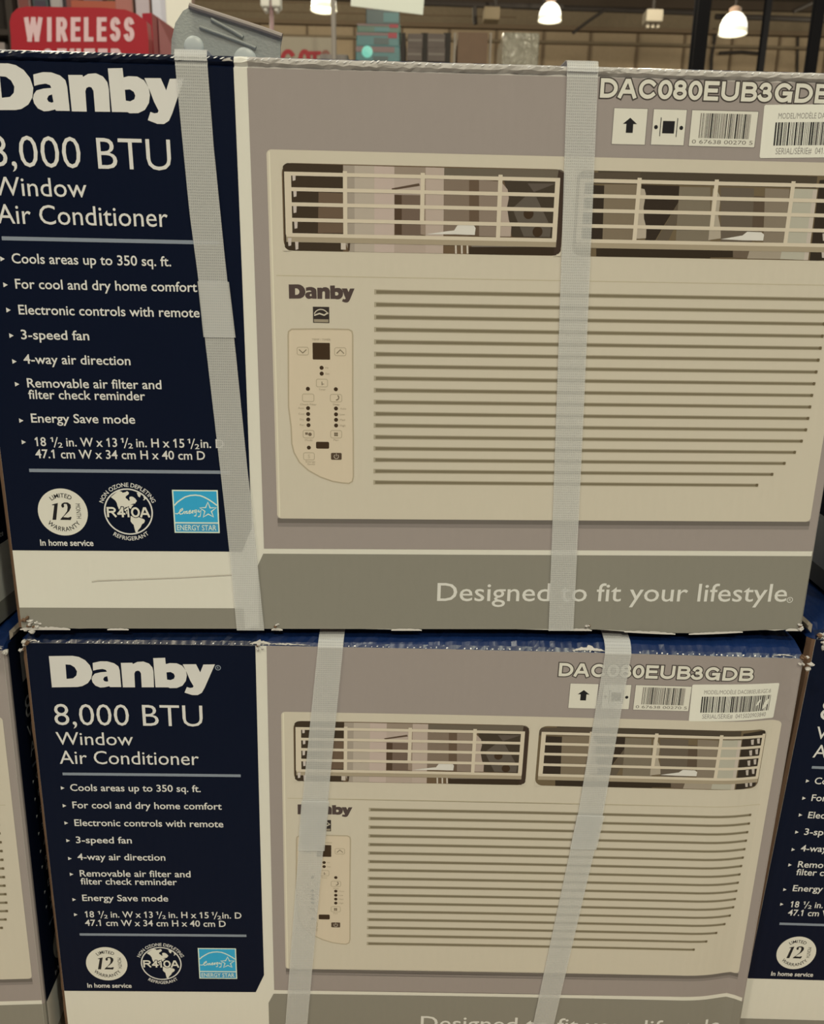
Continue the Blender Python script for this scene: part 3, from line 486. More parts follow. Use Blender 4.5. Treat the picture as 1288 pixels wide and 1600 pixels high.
def barcode(face, root):
    P = Print(face); P.rect(442.3, 326.7, 484.3, 347.5, ink(108, 98, 86), 3); P.rect(442.7, 327, 483.9, 347.1, CREAM, 4)
    bars(P, 448.2, 480, 331.6, 345.6, 5, 5, ink(44, 40, 36), ink(120, 110, 94)); P.text('0 67638 00270 5', 444.4, 482.6, 328.4, 2.2, ink(104, 96, 82), 5)
    return P.build('barcode', root)
def serial_label(face, root, u=485.2, v=319.6, rot=.035):
    P = Print(face); S = ink(206, 198, 174); c, s = math.cos(rot), math.sin(rot); GR = ink(128, 120, 106)
    R = lambda x, y: (u + x * c - y * s, v + x * s + y * c)
    P.poly([R(x, y) for x, y in rrect(0, -.9, 65.5, 29.3, 1.2)], S, 6)
    a = R(9.4, 21.4); P.text('MODEL/MODÈLE DAC080EUB3GDB', a[0], a[0] + 50.4, a[1], 3.2, GR, 7, rot=rot)
    bars(P, u + 8, u + 60.5, v + 6.2, v + 19.4, 11, 7, BLACK, ink(70, 64, 58), rot, (u, v))
    a = R(9.8, 1.2); P.text('SERIAL/SÉRIE#  0415020903840', a[0], a[0] + 49, a[1], 3.6, GR, 7, rot=rot)
    return P.build('serial_label', root)
def slogan(face, root):
    P = Print(face); P.text('Designed to fit your lifestyle', 294.4, 549, 23.6, 13.6, ink(198, 190, 166), 3, bold=.004)
    q = circle(551.6, 24.9, 2.0, 20); P.stroke(q + [q[0]], .5, ink(198, 190, 166), 3); P.text('R', 551, 552.4, 24, 2, ink(198, 190, 166), 3)
    return P.build('slogan_lettering', root)
def navy_copy(face, root, u=0.0):
    brand_logo(face, root, u); headline(face, root, u); feature_list(face, root, u); warranty_badge(face, root, u); refrigerant_badge(face, root, u); efficiency_badge(face, root, u)

# ------------------------------------------------------------------ the carton itself
STRAP = None
def strap_material():
    m = bpy.data.materials.new('woven_strap'); m.use_nodes = True; nt = m.node_tree; b = nt.nodes['Principled BSDF']; out = nt.nodes['Material Output']
    b.inputs['Base Color'].default_value = A(200, 193, 170) + (1,); b.inputs['Roughness'].default_value = .38; b.inputs['Specular IOR Level'].default_value = .5
    tc = nt.nodes.new('ShaderNodeTexCoord'); ws = []
    for d, sc in (('X', 250), ('Z', 190)):
        w = nt.nodes.new('ShaderNodeTexWave'); w.bands_direction = d; w.inputs['Scale'].default_value = sc; w.inputs['Distortion'].default_value = .6; nt.links.new(tc.outputs['Object'], w.inputs['Vector']); ws.append(w)
    mu = nt.nodes.new('ShaderNodeMath'); mu.operation = 'MULTIPLY'; nt.links.new(ws[0].outputs['Fac'], mu.inputs[0]); nt.links.new(ws[1].outputs['Fac'], mu.inputs[1])
    bp = nt.nodes.new('ShaderNodeBump'); bp.inputs['Strength'].default_value = .3; bp.inputs['Distance'].default_value = .0003
    nt.links.new(mu.outputs[0], bp.inputs['Height']); nt.links.new(bp.outputs['Normal'], b.inputs['Normal'])
    mr = nt.nodes.new('ShaderNodeMapRange'); mr.inputs['To Min'].default_value = .46; mr.inputs['To Max'].default_value = .30; nt.links.new(mu.outputs[0], mr.inputs['Value'])
    tr = nt.nodes.new('ShaderNodeBsdfTransparent'); mx = nt.nodes.new('ShaderNodeMixShader')
    nt.links.new(mr.outputs['Result'], mx.inputs['Fac']); nt.links.new(tr.outputs[0], mx.inputs[1]); nt.links.new(b.outputs[0], mx.inputs[2]); nt.links.new(mx.outputs[0], out.inputs['Surface'])
    return m
STRAP = strap_material()
SEAL = STRAP.copy(); SEAL.name = 'strap_seal_film'
for _n in SEAL.node_tree.nodes:
    if _n.type == 'MAP_RANGE': _n.inputs['To Min'].default_value = .4; _n.inputs['To Max'].default_value = .32
    if _n.type == 'BUMP': _n.inputs['Strength'].default_value = .08

def profile(top):
    """(depth mm, height mm) from the front's upper edge over the top, and where the top lies"""
    if top == 'bulged': return [(0, 372), (2.2, 374.2), (7, 377), (16, 379.6), (45, 381.6), (DEP * 1000 - 4, 381.6), (DEP * 1000, 378)]
    return [(0, 363.6), (1.1, 364.5), (-.7, 366.2), (-.4, 368.2), (1.2, 369.6), (5, 370.6), (45, 371.6), (DEP * 1000 - 4, 371.6), (DEP * 1000, 369)]

def carton_body(face, root, top, rim, u0=0.0):
    """shell of the carton: printed front, rounded edges, blue or plain top, sides and back"""
    prof = profile(top); vt = prof[0][1]; M = MB()
    us = sorted(set([u0, 3, 40, 80, 120, 157, 164.4, 172.4, 200, 260, 320, 380, 440, 480, 562.5] + face.uk + (list(range(400, 557, 12)) if face.low else []))); vs = sorted(set([1.5, 17.4, 58.4, 62, 100, 150, 200, 250, 300, 340, vt] + face.vk))
    vs = [v for v in vs if v <= vt]
    r = random.Random(len(rim) * 31 + int(vt))
    jit = lambda a: r.uniform(-a, a)
    ids = {}
    def front(u, v):
        e = .9 if v in (vs[0],) else 0
        return face.at(u, v + jit(e) + (sag(u) if v == vs[0] and face.low else 0), 0)
    W = CREAM
    verts = [front(u, v) for v in vs for u in us]; n = len(us); faces = [(j * n + i, j * n + i + 1, (j + 1) * n + i + 1, (j + 1) * n + i) for j in range(len(vs) - 1) for i in range(n - 1)]
    M.add(verts, faces, W)
    # rounded upper edge and top: one strip per depth step, finer along u
    fu = [u0 + (562.5 - u0) * i / 140 for i in range(141)]
    ring = []
    for k, (d, z) in enumerate(prof):
        row = []
        for u in fu:
            p = face.at(u, z if k else vt, 0); p.y += d / 1000; dj = (.0, .35, .5, .4, .2, 0, 0, 0, 0)[k]
            # every flute pushes through a little where the board is folded
            fl = math.sin(u * 2 * PI / 4.1) * (.0, .2, .3, .25, .15, 0, 0, 0, 0)[k]
            p.z += (jit(dj) + fl) / 1000; p.y += jit(dj) / 1000; row.append(p)
        ring.append(row)
    def rimmat(u):
        for lim, m in rim:
            if u < lim: return m
    for k in range(len(prof) - 1):
        for i in range(len(fu) - 1):
            m = rimmat((fu[i] + fu[i + 1]) / 2) if k < (4 if top == 'flat' else 2) else BLUE_TOP
            M.add([ring[k][i], ring[k][i + 1], ring[k + 1][i + 1], ring[k + 1][i]], [(0, 1, 2, 3)], m)
    # left and right corners, sides, bottom, back
    L0, R0 = u0 - 4.4, 565.2
    def col(u, d, m_top): return [Vector((u / 1000 - UC, -DEP / 2 + d / 1000, z / 1000)) for z in vs[:-1] + [vt]]
    def strip(a, b, m):
        for i in range(len(a) - 1): M.add([a[i], b[i], b[i + 1], a[i + 1]], [(0, 1, 2, 3)], m)
    fl = [verts[j * n] for j in range(len(vs))]; fr = [verts[j * n + n - 1] for j in range(len(vs))]
    wob = [jit(.9) for _ in vs]
    cl = [Vector(((u0 - 2.2 + wob[j] * .8) / 1000 - UC, -DEP / 2 + .0012, p.z)) for j, p in enumerate(fl)]; cl2 = [Vector((L0 / 1000 - UC, -DEP / 2 + .005, p.z)) for p in fl]
    bl = [Vector((L0 / 1000 - UC, DEP / 2, p.z)) for p in fl]
    strip(cl, fl, KRAFT); strip(cl2, cl, KRAFT); strip(bl, cl2, NAVY)
    cr = [Vector((.5642 - UC, -DEP / 2 + .0015, p.z)) for p in fr]; cr2 = [Vector((R0 / 1000 - UC, -DEP / 2 + .006, p.z)) for p in fr]; br = [Vector((R0 / 1000 - UC, DEP / 2, p.z)) for p in fr]
    for j in range(len(vs) - 1):
        m = OLIVE if vs[j] < 58 else TAUPE
        M.add([fr[j], cr[j], cr[j + 1], fr[j + 1]], [(0, 1, 2, 3)], m); M.add([cr[j], cr2[j], cr2[j + 1], cr[j + 1]], [(0, 1, 2, 3)], m)
    strip(cr2, br, NAVY); strip(br, bl, NAVY)
    # triangles that close the ends of the top between its edge and the sides
    zt = [z / 1000 for _, z in prof]
    for side, a, b in ((0, cl2, bl), (-1, cr2, br)):
        e = [ring[k][side] for k in range(len(prof))]
        for k in range(len(prof) - 1):
            p, q = e[k], e[k + 1]; x = a[-1].x
            P_, Q_ = Vector((x, min(max(p.y, a[-1].y), b[-1].y), vt / 1000)), Vector((x, min(max(q.y, a[-1].y), b[-1].y), vt / 1000))
            M.add([p, q, Q_, P_], [(0, 1, 2, 3)], BLUE_TOP)
    M.add([fl[0], fr[0], cr[0], cr2[0], br[0], bl[0], cl2[0], cl[0]], [(0, 1, 2, 3, 4, 5, 6, 7)], KRAFT)
    return M.build('body', root)
def sag(u):
    """how far the lower edge of the stacked carton bellies down, mm"""
    return -3.0 * math.sin(PI * (u - 400) / 156) ** 2 if 400 < u < 556 else 0.0
def panels(face, root):
    """the big fields of colour on the front"""
    P = Print(face); vt = 363.6 if face.low else 372
    P.poly([(face.u0, 60), (157.2, 60), (164.4, 77.6), (164.4, vt), (face.u0, vt)], NAVY, 1); P.build('navy_panel', root)
    P = Print(face)
    P.rect(172.4, 62.4, 562.4, vt, TAUPE, 1); P.build('taupe_panel', root)
    P = Print(face)
    P.poly([(167.4, 1.6), (562.4, 1.6), (562.4, 58.6), (171.8, 58.6), (167.4, 49)], OLIVE, 1); P.rect(face.u0, 1.6, 157, 17.4, OLIVE, 1)
    if face.low: P.poly([(395, 1.8)] + [(u, 1.5 + sag(u) * .98) for u in range(400, 557, 6)] + [(560, 1.8)], OLIVE, 1)
    P.build('olive_panel', root)
SCUFF = mat('scuffed_paper', A(170, 160, 138), rough=.7, spec=.1)
def worn_edge(face, root, top, seed, patches, pitch=4.1, low=()):
    """white paper showing where the folded edge has rubbed through"""
    r = random.Random(seed); M = MB(); prof = profile(top); vt = prof[0][1]
    def pt(u, t, h=.00035):
        t += 1.6 if top == 'flat' else 0; k = min(int(t), len(prof) - 2); q = t - k; d = prof[k][0] + (prof[k + 1][0] - prof[k][0]) * q; z = prof[k][1] + (prof[k + 1][1] - prof[k][1]) * q
        p = face.at(u, z, h); p.y += d / 1000; p.z += h * .8; return p
    u = 1.0
    while u < 562:
        if top == 'flat': w = r.uniform(.7, 1.8) if u < 172 else r.uniform(.4, 1.2); t0 = r.uniform(.9, 1.5); t1 = t0 + r.uniform(.4, 1.0); sk = r.uniform(.9, 1.9)
        else: w = r.uniform(.35, 1.3); t0 = r.uniform(.05, .25); t1 = t0 + r.uniform(.12, .4); sk = r.uniform(.0, .6)
        if r.random() < (.92 if top == 'flat' else .7): M.add([pt(u, t0), pt(u + w, t0), pt(u + w + sk, t1), pt(u + sk, t1)], [(0, 1, 2, 3)], FLECK)
        u += pitch * r.uniform(.85, 1.15)
    for u0, u1, t0, t1 in patches:
        M2 = MB()
        k = max(4, int((u1 - u0) / 1.2)); a = []; b = []
        for i in range(k + 1):
            uu = u0 + (u1 - u0) * i / k; e = math.sin(PI * i / k)
            a.append(pt(uu, t0 + r.uniform(0, .25) * e, .0007)); b.append(pt(uu + r.uniform(-.4, .4), t0 + (t1 - t0) * e * r.uniform(.6, 1) + .05, .0009))
        M2.add(a + b, [(i, i + 1, k + 2 + i, k + 1 + i) for i in range(k)], SCUFF); M2.build('scuff', root)
    for u0, u1, hh in low:                       # rubbed lower edge, each scuff a part
        k = max(4, int((u1 - u0) / 1.5)); a = []; b = []; S = MB()
        for i in range(k + 1):
            uu = u0 + (u1 - u0) * i / k; e = max(0.0, math.sin(PI * i / k)) ** .6; s_ = 1.2 + (sag(uu) if face.low else 0)
            a.append(face.at(uu, s_ - .6, .0009)); b.append(face.at(uu, s_ + hh * e * r.uniform(.5, 1), .0005))
        S.add(a + b, [(i, i + 1, k + 2 + i, k + 1 + i) for i in range(k)], SCUFF); S.build('scuff', root)
    return M.build('worn_edge', root)
def torn_corner(face, root, u, v, size, seed):
    """crumpled paper at a burst corner"""
    r = random.Random(seed); M = MB(); c = face.at(u, v, .0006)
    for i in range(6):
        o = c + Vector((r.uniform(-.6, .6), -abs(r.uniform(0, .15)), r.uniform(-.6, .6))) * size; n = 9; s = size * r.uniform(.16, .36)
        ring = [o + Vector((math.cos(2 * PI * k / n) * s * r.uniform(.5, 1.1), r.uniform(-.1, .25) * s, math.sin(2 * PI * k / n) * s * r.uniform(.35, .9))) for k in range(n)]
        inner = [o + (q - o) * .45 + Vector((0, -s * r.uniform(.1, .45), 0)) for q in ring]; back = [q + Vector((0, .0015, 0)) for q in ring]
        M.add(ring + inner + back, [(k, (k + 1) % n, n + (k + 1) % n, n + k) for k in range(n)] + [tuple(range(n, 2 * n))] + [(k, 2 * n + k, 2 * n + (k + 1) % n, (k + 1) % n) for k in range(n)] + [tuple(range(3 * n - 1, 2 * n - 1, -1))], SCUFF if r.random() < .7 else KRAFT)
    return M.build('torn_corner', root)
FLAP = mat('bent_flap_board', A(132, 118, 94), rough=.8, noise=.25)
def folded_flap(root, x, d0, d1, z, side):
    """raw board of a top flap bent up along the side edge"""
    M = MB(); n = 9; r = random.Random(int(x * 1e4)); rows = []
    for i in range(n):
        d = d0 + (d1 - d0) * i / (n - 1); w = .0024 + r.uniform(-.0006, .0006); y = -DEP / 2 + d
        rows.append([Vector((x - w * side * .2, y, z - .004)), Vector((x + w * side, y, z - .001)), Vector((x + w * side * 1.1, y, z + .0015)), Vector((x - w * side * .1, y, z + .0025 + r.uniform(0, .001)))])
    vs = [v for q in rows for v in q]
    M.add(vs, [(i * 4 + k, i * 4 + (k + 1) % 4, i * 4 + 4 + (k + 1) % 4, i * 4 + 4 + k) for i in range(n - 1) for k in range(4)] + [(0, 1, 2, 3), tuple(range(n * 4 - 1, n * 4 - 5, -1))], FLAP)
    return M.build('folded_flap', root)
def strap(face, root, top, left, right, seal=None, vlow=1.0):
    """band of woven plastic over the front and the top; left and right: (v, u) pairs of its edges from low to high"""
    prof = profile(top)
    def ev(tab, v):
        if v <= tab[0][0]: a, b = tab[0], tab[1]
        elif v >= tab[-1][0]: a, b = tab[-2], tab[-1]
        else: a, b = next((p, q) for p, q in zip(tab, tab[1:]) if p[0] <= v <= q[0])
        return a[1] + (b[1] - a[1]) * (v - a[0]) / (b[0] - a[0])
    th, nx = .0006, 6
    path = [(0, v) for v in [vlow] + list(range(20, int(prof[0][1]) - 8, 20)) + [prof[0][1] - 6, prof[0][1]]] + prof[1:]
    vs = []; fs = []
    for k, (d, z) in enumerate(path):
        a, b = ev(left, z), ev(right, z)
        on_top = d > 0
        for lay in (0, 1):
            for i in range(nx + 1):
                u = a + (b - a) * i / nx; h = .0011 + lay * th
                p = face.at(u, z, 0 if d > 10 else h * (1 if d < 2 else .7)); p.y += d / 1000
                if on_top: p.z += h * (1 if d > 3 else .8) + .0012
                vs.append(p)
    R = 2 * (nx + 1)
    for k in range(len(path) - 1):
        for i in range(nx):
            a = k * R + i; fs.append((a, a + 1, a + R + 1, a + R)); a += nx + 1; fs.append((a, a + R, a + R + 1, a + 1))
        for i in (0, nx): fs.append((k * R + i, k * R + nx + 1 + i, (k + 1) * R + nx + 1 + i, (k + 1) * R + i))
    for k in (0, len(path) - 1):
        for i in range(nx): a = k * R + i; fs.append((a, a + 1, a + nx + 2, a + nx + 1))
    M = MB(); M.add(vs, fs, STRAP); o = M.build('strap', root, smooth=False)
    if seal:
        v0, v1 = seal; M = MB(); g = SEAL
        vv = [v0 + (v1 - v0) * i / 4 for i in range(5)]; q = []
        for v in vv:
            a, b = ev(left, v) - .6, ev(right, v) + 1.0
            for h in (.0018, .0024):
                for i in range(5): q.append(face.at(a + (b - a) * i / 4, v, h))
        ff = []
        for k in range(4):
            for i in range(4): a = k * 10 + i; ff += [(a, a + 1, a + 11, a + 10), (a + 5, a + 15, a + 16, a + 6)]
            for i in (0, 4): ff.append((k * 10 + i, k * 10 + i + 5, k * 10 + i + 15, k * 10 + i + 10))
        for k in (0, 4):
            for i in range(4): a = k * 10 + i; ff.append((a, a + 1, a + 6, a + 5))
        M.add(q, ff, g); M.build('strap_seal', o)
    return o
def carton_root(name, pose):
    yaw, tilt, roll, x, y, z = pose
    R = Matrix.Rotation(yaw, 4, 'Z') @ Matrix.Rotation(tilt, 4, 'X') @ Matrix.Rotation(roll, 4, 'Y')
    return empty(name, Matrix.Translation((x, y, z + CAM_Z)) @ R @ Matrix.Translation((UC, DEP / 2, 0)))

WARP_L = ((-.000154, .000808), (-.000035, -.000139), (.000034, .000185), (.000165, .000283), (-.000061, -.001837), (.00034, -.000129))
WARP_T = ((.000232, -.000166), (.000051, -.000019), (-.000007, 0), (-.000032, .000012), (-.000003, .000206), (-.000439, .000149))
POSE_LOW = (.01715, -.00168, .00533, -.27702, .53306, -.62836)
POSE_TOP = (.0424, .00137, -.00535, -.27449, .53054, -.24643)
POSE_RIGHT = (.02329, -.00467, .02845, .29157, .55539, -.62273)
POSE_LEFT = (.07139, -.00965, .0095, -.8532, .48422, -.62767)
POSE_UPLEFT = (.03, -.00965, .0095, -.8635, .4945, -.2455)
POSE_UPRIGHT = (-.052, -.00467, .02845, .3445, .602, -.2415)

# ------------------------------------------------------------------ setting
def at(px, py, y):
    """the point of the shop at depth y that the camera sees at this pixel of the 1288 x 1600 frame"""
    d = RC.transposed() @ Vector(((px - 644) / FPX, (py - 800) / FPX, 1)); d *= y / d.y
    return Vector((d.x, y, d.z + CAM_Z))
def structure(name, M, **k):
    o = M.build(name, **k); o['kind'] = 'structure'; return o
concrete = mat('polished_concrete', A(150, 138, 112), rough=.35, spec=.4, noise=.12)
M = MB(); M.box((-26, -16, -.1), (26, 30.4, 0), concrete); structure('floor', M)
wall_m = mat('painted_wall_panel', A(150, 126, 90), rough=.8, noise=.1); dark_m = mat('darker_cladding', A(112, 94, 66), rough=.85, noise=.15); roof_m = mat('roof_deck', A(72, 62, 46), rough=.9, noise=.2)  # upper cladding is a darker brown than the wall panels
joint_m = mat('panel_joint', A(104, 84, 58), rough=.8); beam_m = mat('painted_steel', A(46, 38, 30), rough=.6); post_m = mat('dark_column_paint', A(24, 22, 21), rough=.7, spec=.15)
M = MB(); M.box((-26, 30, 0), (26, 30.3, 9.6), wall_m); structure('wall_back', M)
M = MB(); M.box((-26, -16, 9.6), (26, 30.4, 9.8), roof_m); structure('ceiling', M)
# upper cladding band and the joints of the wall panels
M = MB(); zt = at(1000, 47, 29.9).z
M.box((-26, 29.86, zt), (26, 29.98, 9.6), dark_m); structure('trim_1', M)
M = MB()
for x in [-24 + 1.55 * i for i in range(32)]: M.box((x, 29.93, 0), (x + .07, 29.995, zt), joint_m)
structure('trim_2', M)
M = MB(); zz = at(1000, 70, 29.9).z
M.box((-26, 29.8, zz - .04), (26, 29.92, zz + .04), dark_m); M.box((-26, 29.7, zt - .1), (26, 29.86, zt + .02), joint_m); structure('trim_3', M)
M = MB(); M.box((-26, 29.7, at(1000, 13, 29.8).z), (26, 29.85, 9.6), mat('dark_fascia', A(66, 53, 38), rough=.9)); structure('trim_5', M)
M = MB()
for i in range(9): M.box((-26, 29.83, zt + .25 + i * .28), (3, 29.88, zt + .29 + i * .28), joint_m)
structure('trim_4', M)

def pxbox(x0, y0, x1, y1, y, d, m, name, parent=None, bevel=0.0, z0=None):
    a, b = at(x0, y1, y), at(x1, y0, y); M = MB()
    M.box((a.x, y, a.z if z0 is None else z0), (b.x, y + d, b.z), m); return M.build(name, parent, bevel=bevel)
def roottag(name, loc, label, cat, group=None):
    o = bpy.data.objects.new(name, None); o.empty_display_size = .1; o.location = loc; COL.objects.link(o); bpy.context.view_layer.update(); return tag(o, label, cat, group)
def adopt(o, root):
    """hang a mesh built in shop coordinates under its thing without moving it"""
    bpy.context.view_layer.update()
    o.parent = root; o.matrix_parent_inverse = root.matrix_world.inverted(); return o

# ------------------------------------------------------------------ cartons
PRINT_PARTS = (navy_copy, unit_picture, model_number, handling_symbols, barcode, serial_label, slogan)
def dress(face, root, full=True, serial=None):
    panels(face, root)
    if not full:
        unit_picture(face, root); brand_logo(face, root); headline(face, root); model_number(face, root); slogan(face, root); return
    navy_copy(face, root); unit_picture(face, root); model_number(face, root); handling_symbols(face, root); barcode(face, root)
    serial_label(face, root, *(serial or ())); slogan(face, root)
ALLBLUE = [(164.4, NAVY_RIM), (9999, BLUE_TOP)]
GREYRIM = ink(156, 146, 126)

def side_panel(face, root, u, high):
    P = Print(face); P.rect(2, 58.6, DEP * 1000 - 3, high, NAVY, 1); P.rect(2, 17.4, DEP * 1000 - 3, 58.6, CREAM, 1); P.rect(2, 1.6, DEP * 1000 - 3, 17.4, OLIVE, 1); P.build('side_panel', root)
    navy_copy(face, root, u)

# lower middle carton
F = Front(WARP_L, dent=True); F.low = False; F.u0 = .1
r = carton_root('carton', POSE_LOW); tag(r, 'lower middle air conditioner carton with dented right edge and navy top, under the stacked one', 'carton', 'air conditioner cartons')
carton_body(F, r, 'bulged', ALLBLUE); dress(F, r)
worn_edge(F, r, 'bulged', 3, [(160, 176, .3, 1.3), (166, 204, .2, .6), (393, 418, .3, 1.5), (540, 556, .4, .9), (3, 9, .2, .8)])
torn_corner(F, r, 564, 369, .009, 4); torn_corner(F, r, 0, 370, .007, 5); torn_corner(F, r, 168, 371.5, .005, 8)
strap(F, r, 'bulged', [(27, 181.2), (245, 197.6), (377, 209.9)], [(27, 199.4), (245, 217.0), (377, 228)], (200, 244))
strap(F, r, 'bulged', [(31, 388.5), (236, 409.2), (380, 417.6)], [(31, 405.9), (236, 428.4), (380, 436.7)], (206, 236))

# upper middle carton
F = Front(WARP_T); F.low = True; F.u0 = .1
r = carton_root('carton', POSE_TOP); tag(r, 'upper middle air conditioner carton, nearest and largest, stacked on the dented one', 'carton', 'air conditioner cartons')
carton_body(F, r, 'flat', [(164.4, NAVY), (172.4, CREAM), (9999, GREYRIM)]); dress(F, r, serial=(488.0, 321.8, .03))
worn_edge(F, r, 'flat', 9, [(158, 164, .3, 1.2), (172, 186, .2, .8), (384, 400, .2, .7), (250, 262, .3, .8)], low=[(-1, 34, 2.2), (60, 75, .8), (176, 184, 1.6), (262, 284, 1.1), (392, 408, 1.6), (432, 470, 1.4), (480, 520, 1.1), (552, 562, 1.8)])
torn_corner(F, r, 3, 5, .009, 6); torn_corner(F, r, 9, 3, .007, 15); torn_corner(F, r, 181, 3.5, .005, 7); torn_corner(F, r, 563, 4, .006, 12); torn_corner(F, r, 405, 3.5, .004, 13)
M = MB()                                            # fold low on the front's white corner, its shade painted as darker ink
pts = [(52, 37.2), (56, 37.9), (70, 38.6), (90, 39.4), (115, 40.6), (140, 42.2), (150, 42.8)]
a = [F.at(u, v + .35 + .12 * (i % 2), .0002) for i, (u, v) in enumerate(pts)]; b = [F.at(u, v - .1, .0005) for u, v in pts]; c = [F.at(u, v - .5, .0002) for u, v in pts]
M.add(a + b, [(i, i + 1, i + 8, i + 7) for i in range(6)], ink(150, 140, 116)); M.add(b + c, [(i, i + 1, i + 8, i + 7) for i in range(6)], CREAM); M.build('fold_shade_strip', r)
strap(F, r, 'flat', [(1, 151.6), (62, 148.6), (116, 145.2), (206, 139.2), (236, 137.6), (283, 133.8), (345, 131.2), (371, 130.2)], [(1, 171), (97, 164.9), (116, 163.4), (206, 158), (248, 154.7), (321, 150.6), (371, 149.2)], (206.5, 241))
strap(F, r, 'flat', [(1, 376.1), (370, 363.6)], [(1, 394.2), (370, 382.5)])

# right lower carton
F = Front(); F.low = False; F.u0 = .1
r = carton_root('carton', POSE_RIGHT); tag(r, 'right-hand lower air conditioner carton, its navy panel beside the dented edge', 'carton', 'air conditioner cartons')
carton_body(F, r, 'bulged', ALLBLUE); dress(F, r)
worn_edge(F, r, 'bulged', 21, [(1, 12, .2, 1.2)]); torn_corner(F, r, 3, 371, .009, 22); torn_corner(F, r, 7, 373, .006, 23); folded_flap(r, -.0025 - UC, .004, .075, .3795, -1)
# left lower carton
F = Front(); F.low = False; F.u0 = .1
r = carton_root('carton', POSE_LEFT); tag(r, 'left-hand lower air conditioner carton showing the end of its front and a navy side', 'carton', 'air conditioner cartons')
carton_body(F, r, 'bulged', ALLBLUE); dress(F, r); side_panel(RightSide(), r, 4, 376)
worn_edge(F, r, 'bulged', 31, [(548, 562, .2, 1.2)]); torn_corner(F, r, 561, 369, .008, 32); folded_flap(r, .564 - UC, .01, .12, .3795, 1)
# the two cartons at the edges of the upper row
F = Front(); F.low = True; F.u0 = .1
r = carton_root('carton', POSE_UPLEFT); tag(r, 'shaded upper carton at the left edge of the photo, on the left-hand lower carton', 'carton', 'air conditioner cartons')
carton_body(F, r, 'flat', [(164.4, NAVY), (172.4, CREAM), (9999, GREYRIM)]); dress(F, r, False); side_panel(RightSide(), r, 0, 366)
F = Front(); F.low = True; F.u0 = .1
r = carton_root('carton', POSE_UPRIGHT); tag(r, 'shaded upper carton at the right edge of the photo, on the right-hand lower carton', 'carton', 'air conditioner cartons')
carton_body(F, r, 'flat', [(164.4, NAVY), (172.4, CREAM), (9999, GREYRIM)]); dress(F, r); side_panel(LeftSide(), r, 278, 366)

# the pallet that carries them
wood = mat('pallet_wood', A(150, 120, 82), rough=.8, noise=.3)
pz = CAM_Z - .6405
r = roottag('pallet', (0, .76, 0), 'wooden pallet on the concrete floor under the row of lower cartons', 'pallet')
for i in range(7):
    M = MB(); y = .44 + i * .1; M.box((-.95, y, pz - .022), (.95, y + .08, pz), wood); adopt(M.build('deck_board'), r)
for x in (-.95, -.05, .85):
    M = MB(); M.box((x, .44, .022), (x + .1, 1.12, pz - .022), wood); adopt(M.build('stringer'), r)
for i in range(3):
    M = MB(); y = .44 + i * .3; M.box((-.95, y, 0), (.95, y + .08, .022), wood); adopt(M.build('bottom_board'), r)

# ------------------------------------------------------------------ clear plastic tray lying on the upper carton
def plastic():
    m = bpy.data.materials.new('cloudy_clear_plastic'); m.use_nodes = True; nt = m.node_tree; b = nt.nodes['Principled BSDF']; out = nt.nodes['Material Output']
    b.inputs['Base Color'].default_value = A(152, 150, 132) + (1,); b.inputs['Roughness'].default_value = .22; b.inputs['Specular IOR Level'].default_value = .6
    tr = nt.nodes.new('ShaderNodeBsdfTransparent'); tr.inputs[0].default_value = (.92, .95, .92, 1); mx = nt.nodes.new('ShaderNodeMixShader'); mx.inputs['Fac'].default_value = .72
    n = nt.nodes.new('ShaderNodeTexNoise'); n.inputs['Scale'].default_value = 35; bp = nt.nodes.new('ShaderNodeBump'); bp.inputs['Strength'].default_value = .25; bp.inputs['Distance'].default_value = .002
    nt.links.new(n.outputs['Fac'], bp.inputs['Height']); nt.links.new(bp.outputs['Normal'], b.inputs['Normal'])
    nt.links.new(tr.outputs[0], mx.inputs[1]); nt.links.new(b.outputs[0], mx.inputs[2]); nt.links.new(mx.outputs[0], out.inputs['Surface']); return m
PL = plastic(); PLR = mat('plastic_rim', A(136, 122, 104), rough=.3, spec=.5)
ty = .68
base = at(350, 92, ty)
r = roottag('plastic_tray', (base.x, ty, POSE_TOP[5] + CAM_Z + .374), 'cloudy clear plastic packaging tray lying tilted on top of the nearest carton', 'tray')
zb = r.location.z
out_px = [(262, 92), (268, 62), (274, 36), (286, 17), (300, 9), (330, 20), (370, 34), (410, 47), (441, 57), (438, 72), (436, 92)]
M = MB(); poly = [(at(x, y, ty).x, max(zb, at(x, y, ty).z)) for x, y in out_px]
poly[0] = (poly[0][0], zb); poly[-1] = (poly[-1][0], zb)
M.prism(poly, ty, ty + .0025, PL); adopt(M.build('tray_wall'), r)
M = MB(); M.prism([(p[0] * .9 + poly[3][0] * .1, zb + (p[1] - zb) * .8) for p in poly], ty + .03, ty + .0325, PL); adopt(M.build('tray_wall'), r)
M = MB(); M.tube([at(x, y, ty - .001) for x, y in ((296, 9), (330, 20), (370, 33), (410, 46), (441, 57))], .0022, PLR); M.tube([at(x, y, ty + .03) for x, y in ((296, 11), (330, 22), (370, 35), (410, 48), (440, 58))], .0016, PLR); adopt(M.build('rim'), r)
for x, y, q in ((303, 73, 14), (383, 93, 16)):
    c = at(x, y, ty); R = q * ty / FPX; M = MB(); c.z = max(c.z, zb + R * .6)
    M.lathe([(R * math.cos(t * PI / 12), R * .2 * math.sin(t * PI / 12)) for t in range(7)], mat('plastic_blister', A(166, 166, 148), rough=.35, spec=.4), n=24, M=Matrix.Translation(c) @ Matrix.Rotation(PI / 2, 4, 'X')); adopt(M.build('blister', smooth=True), r)
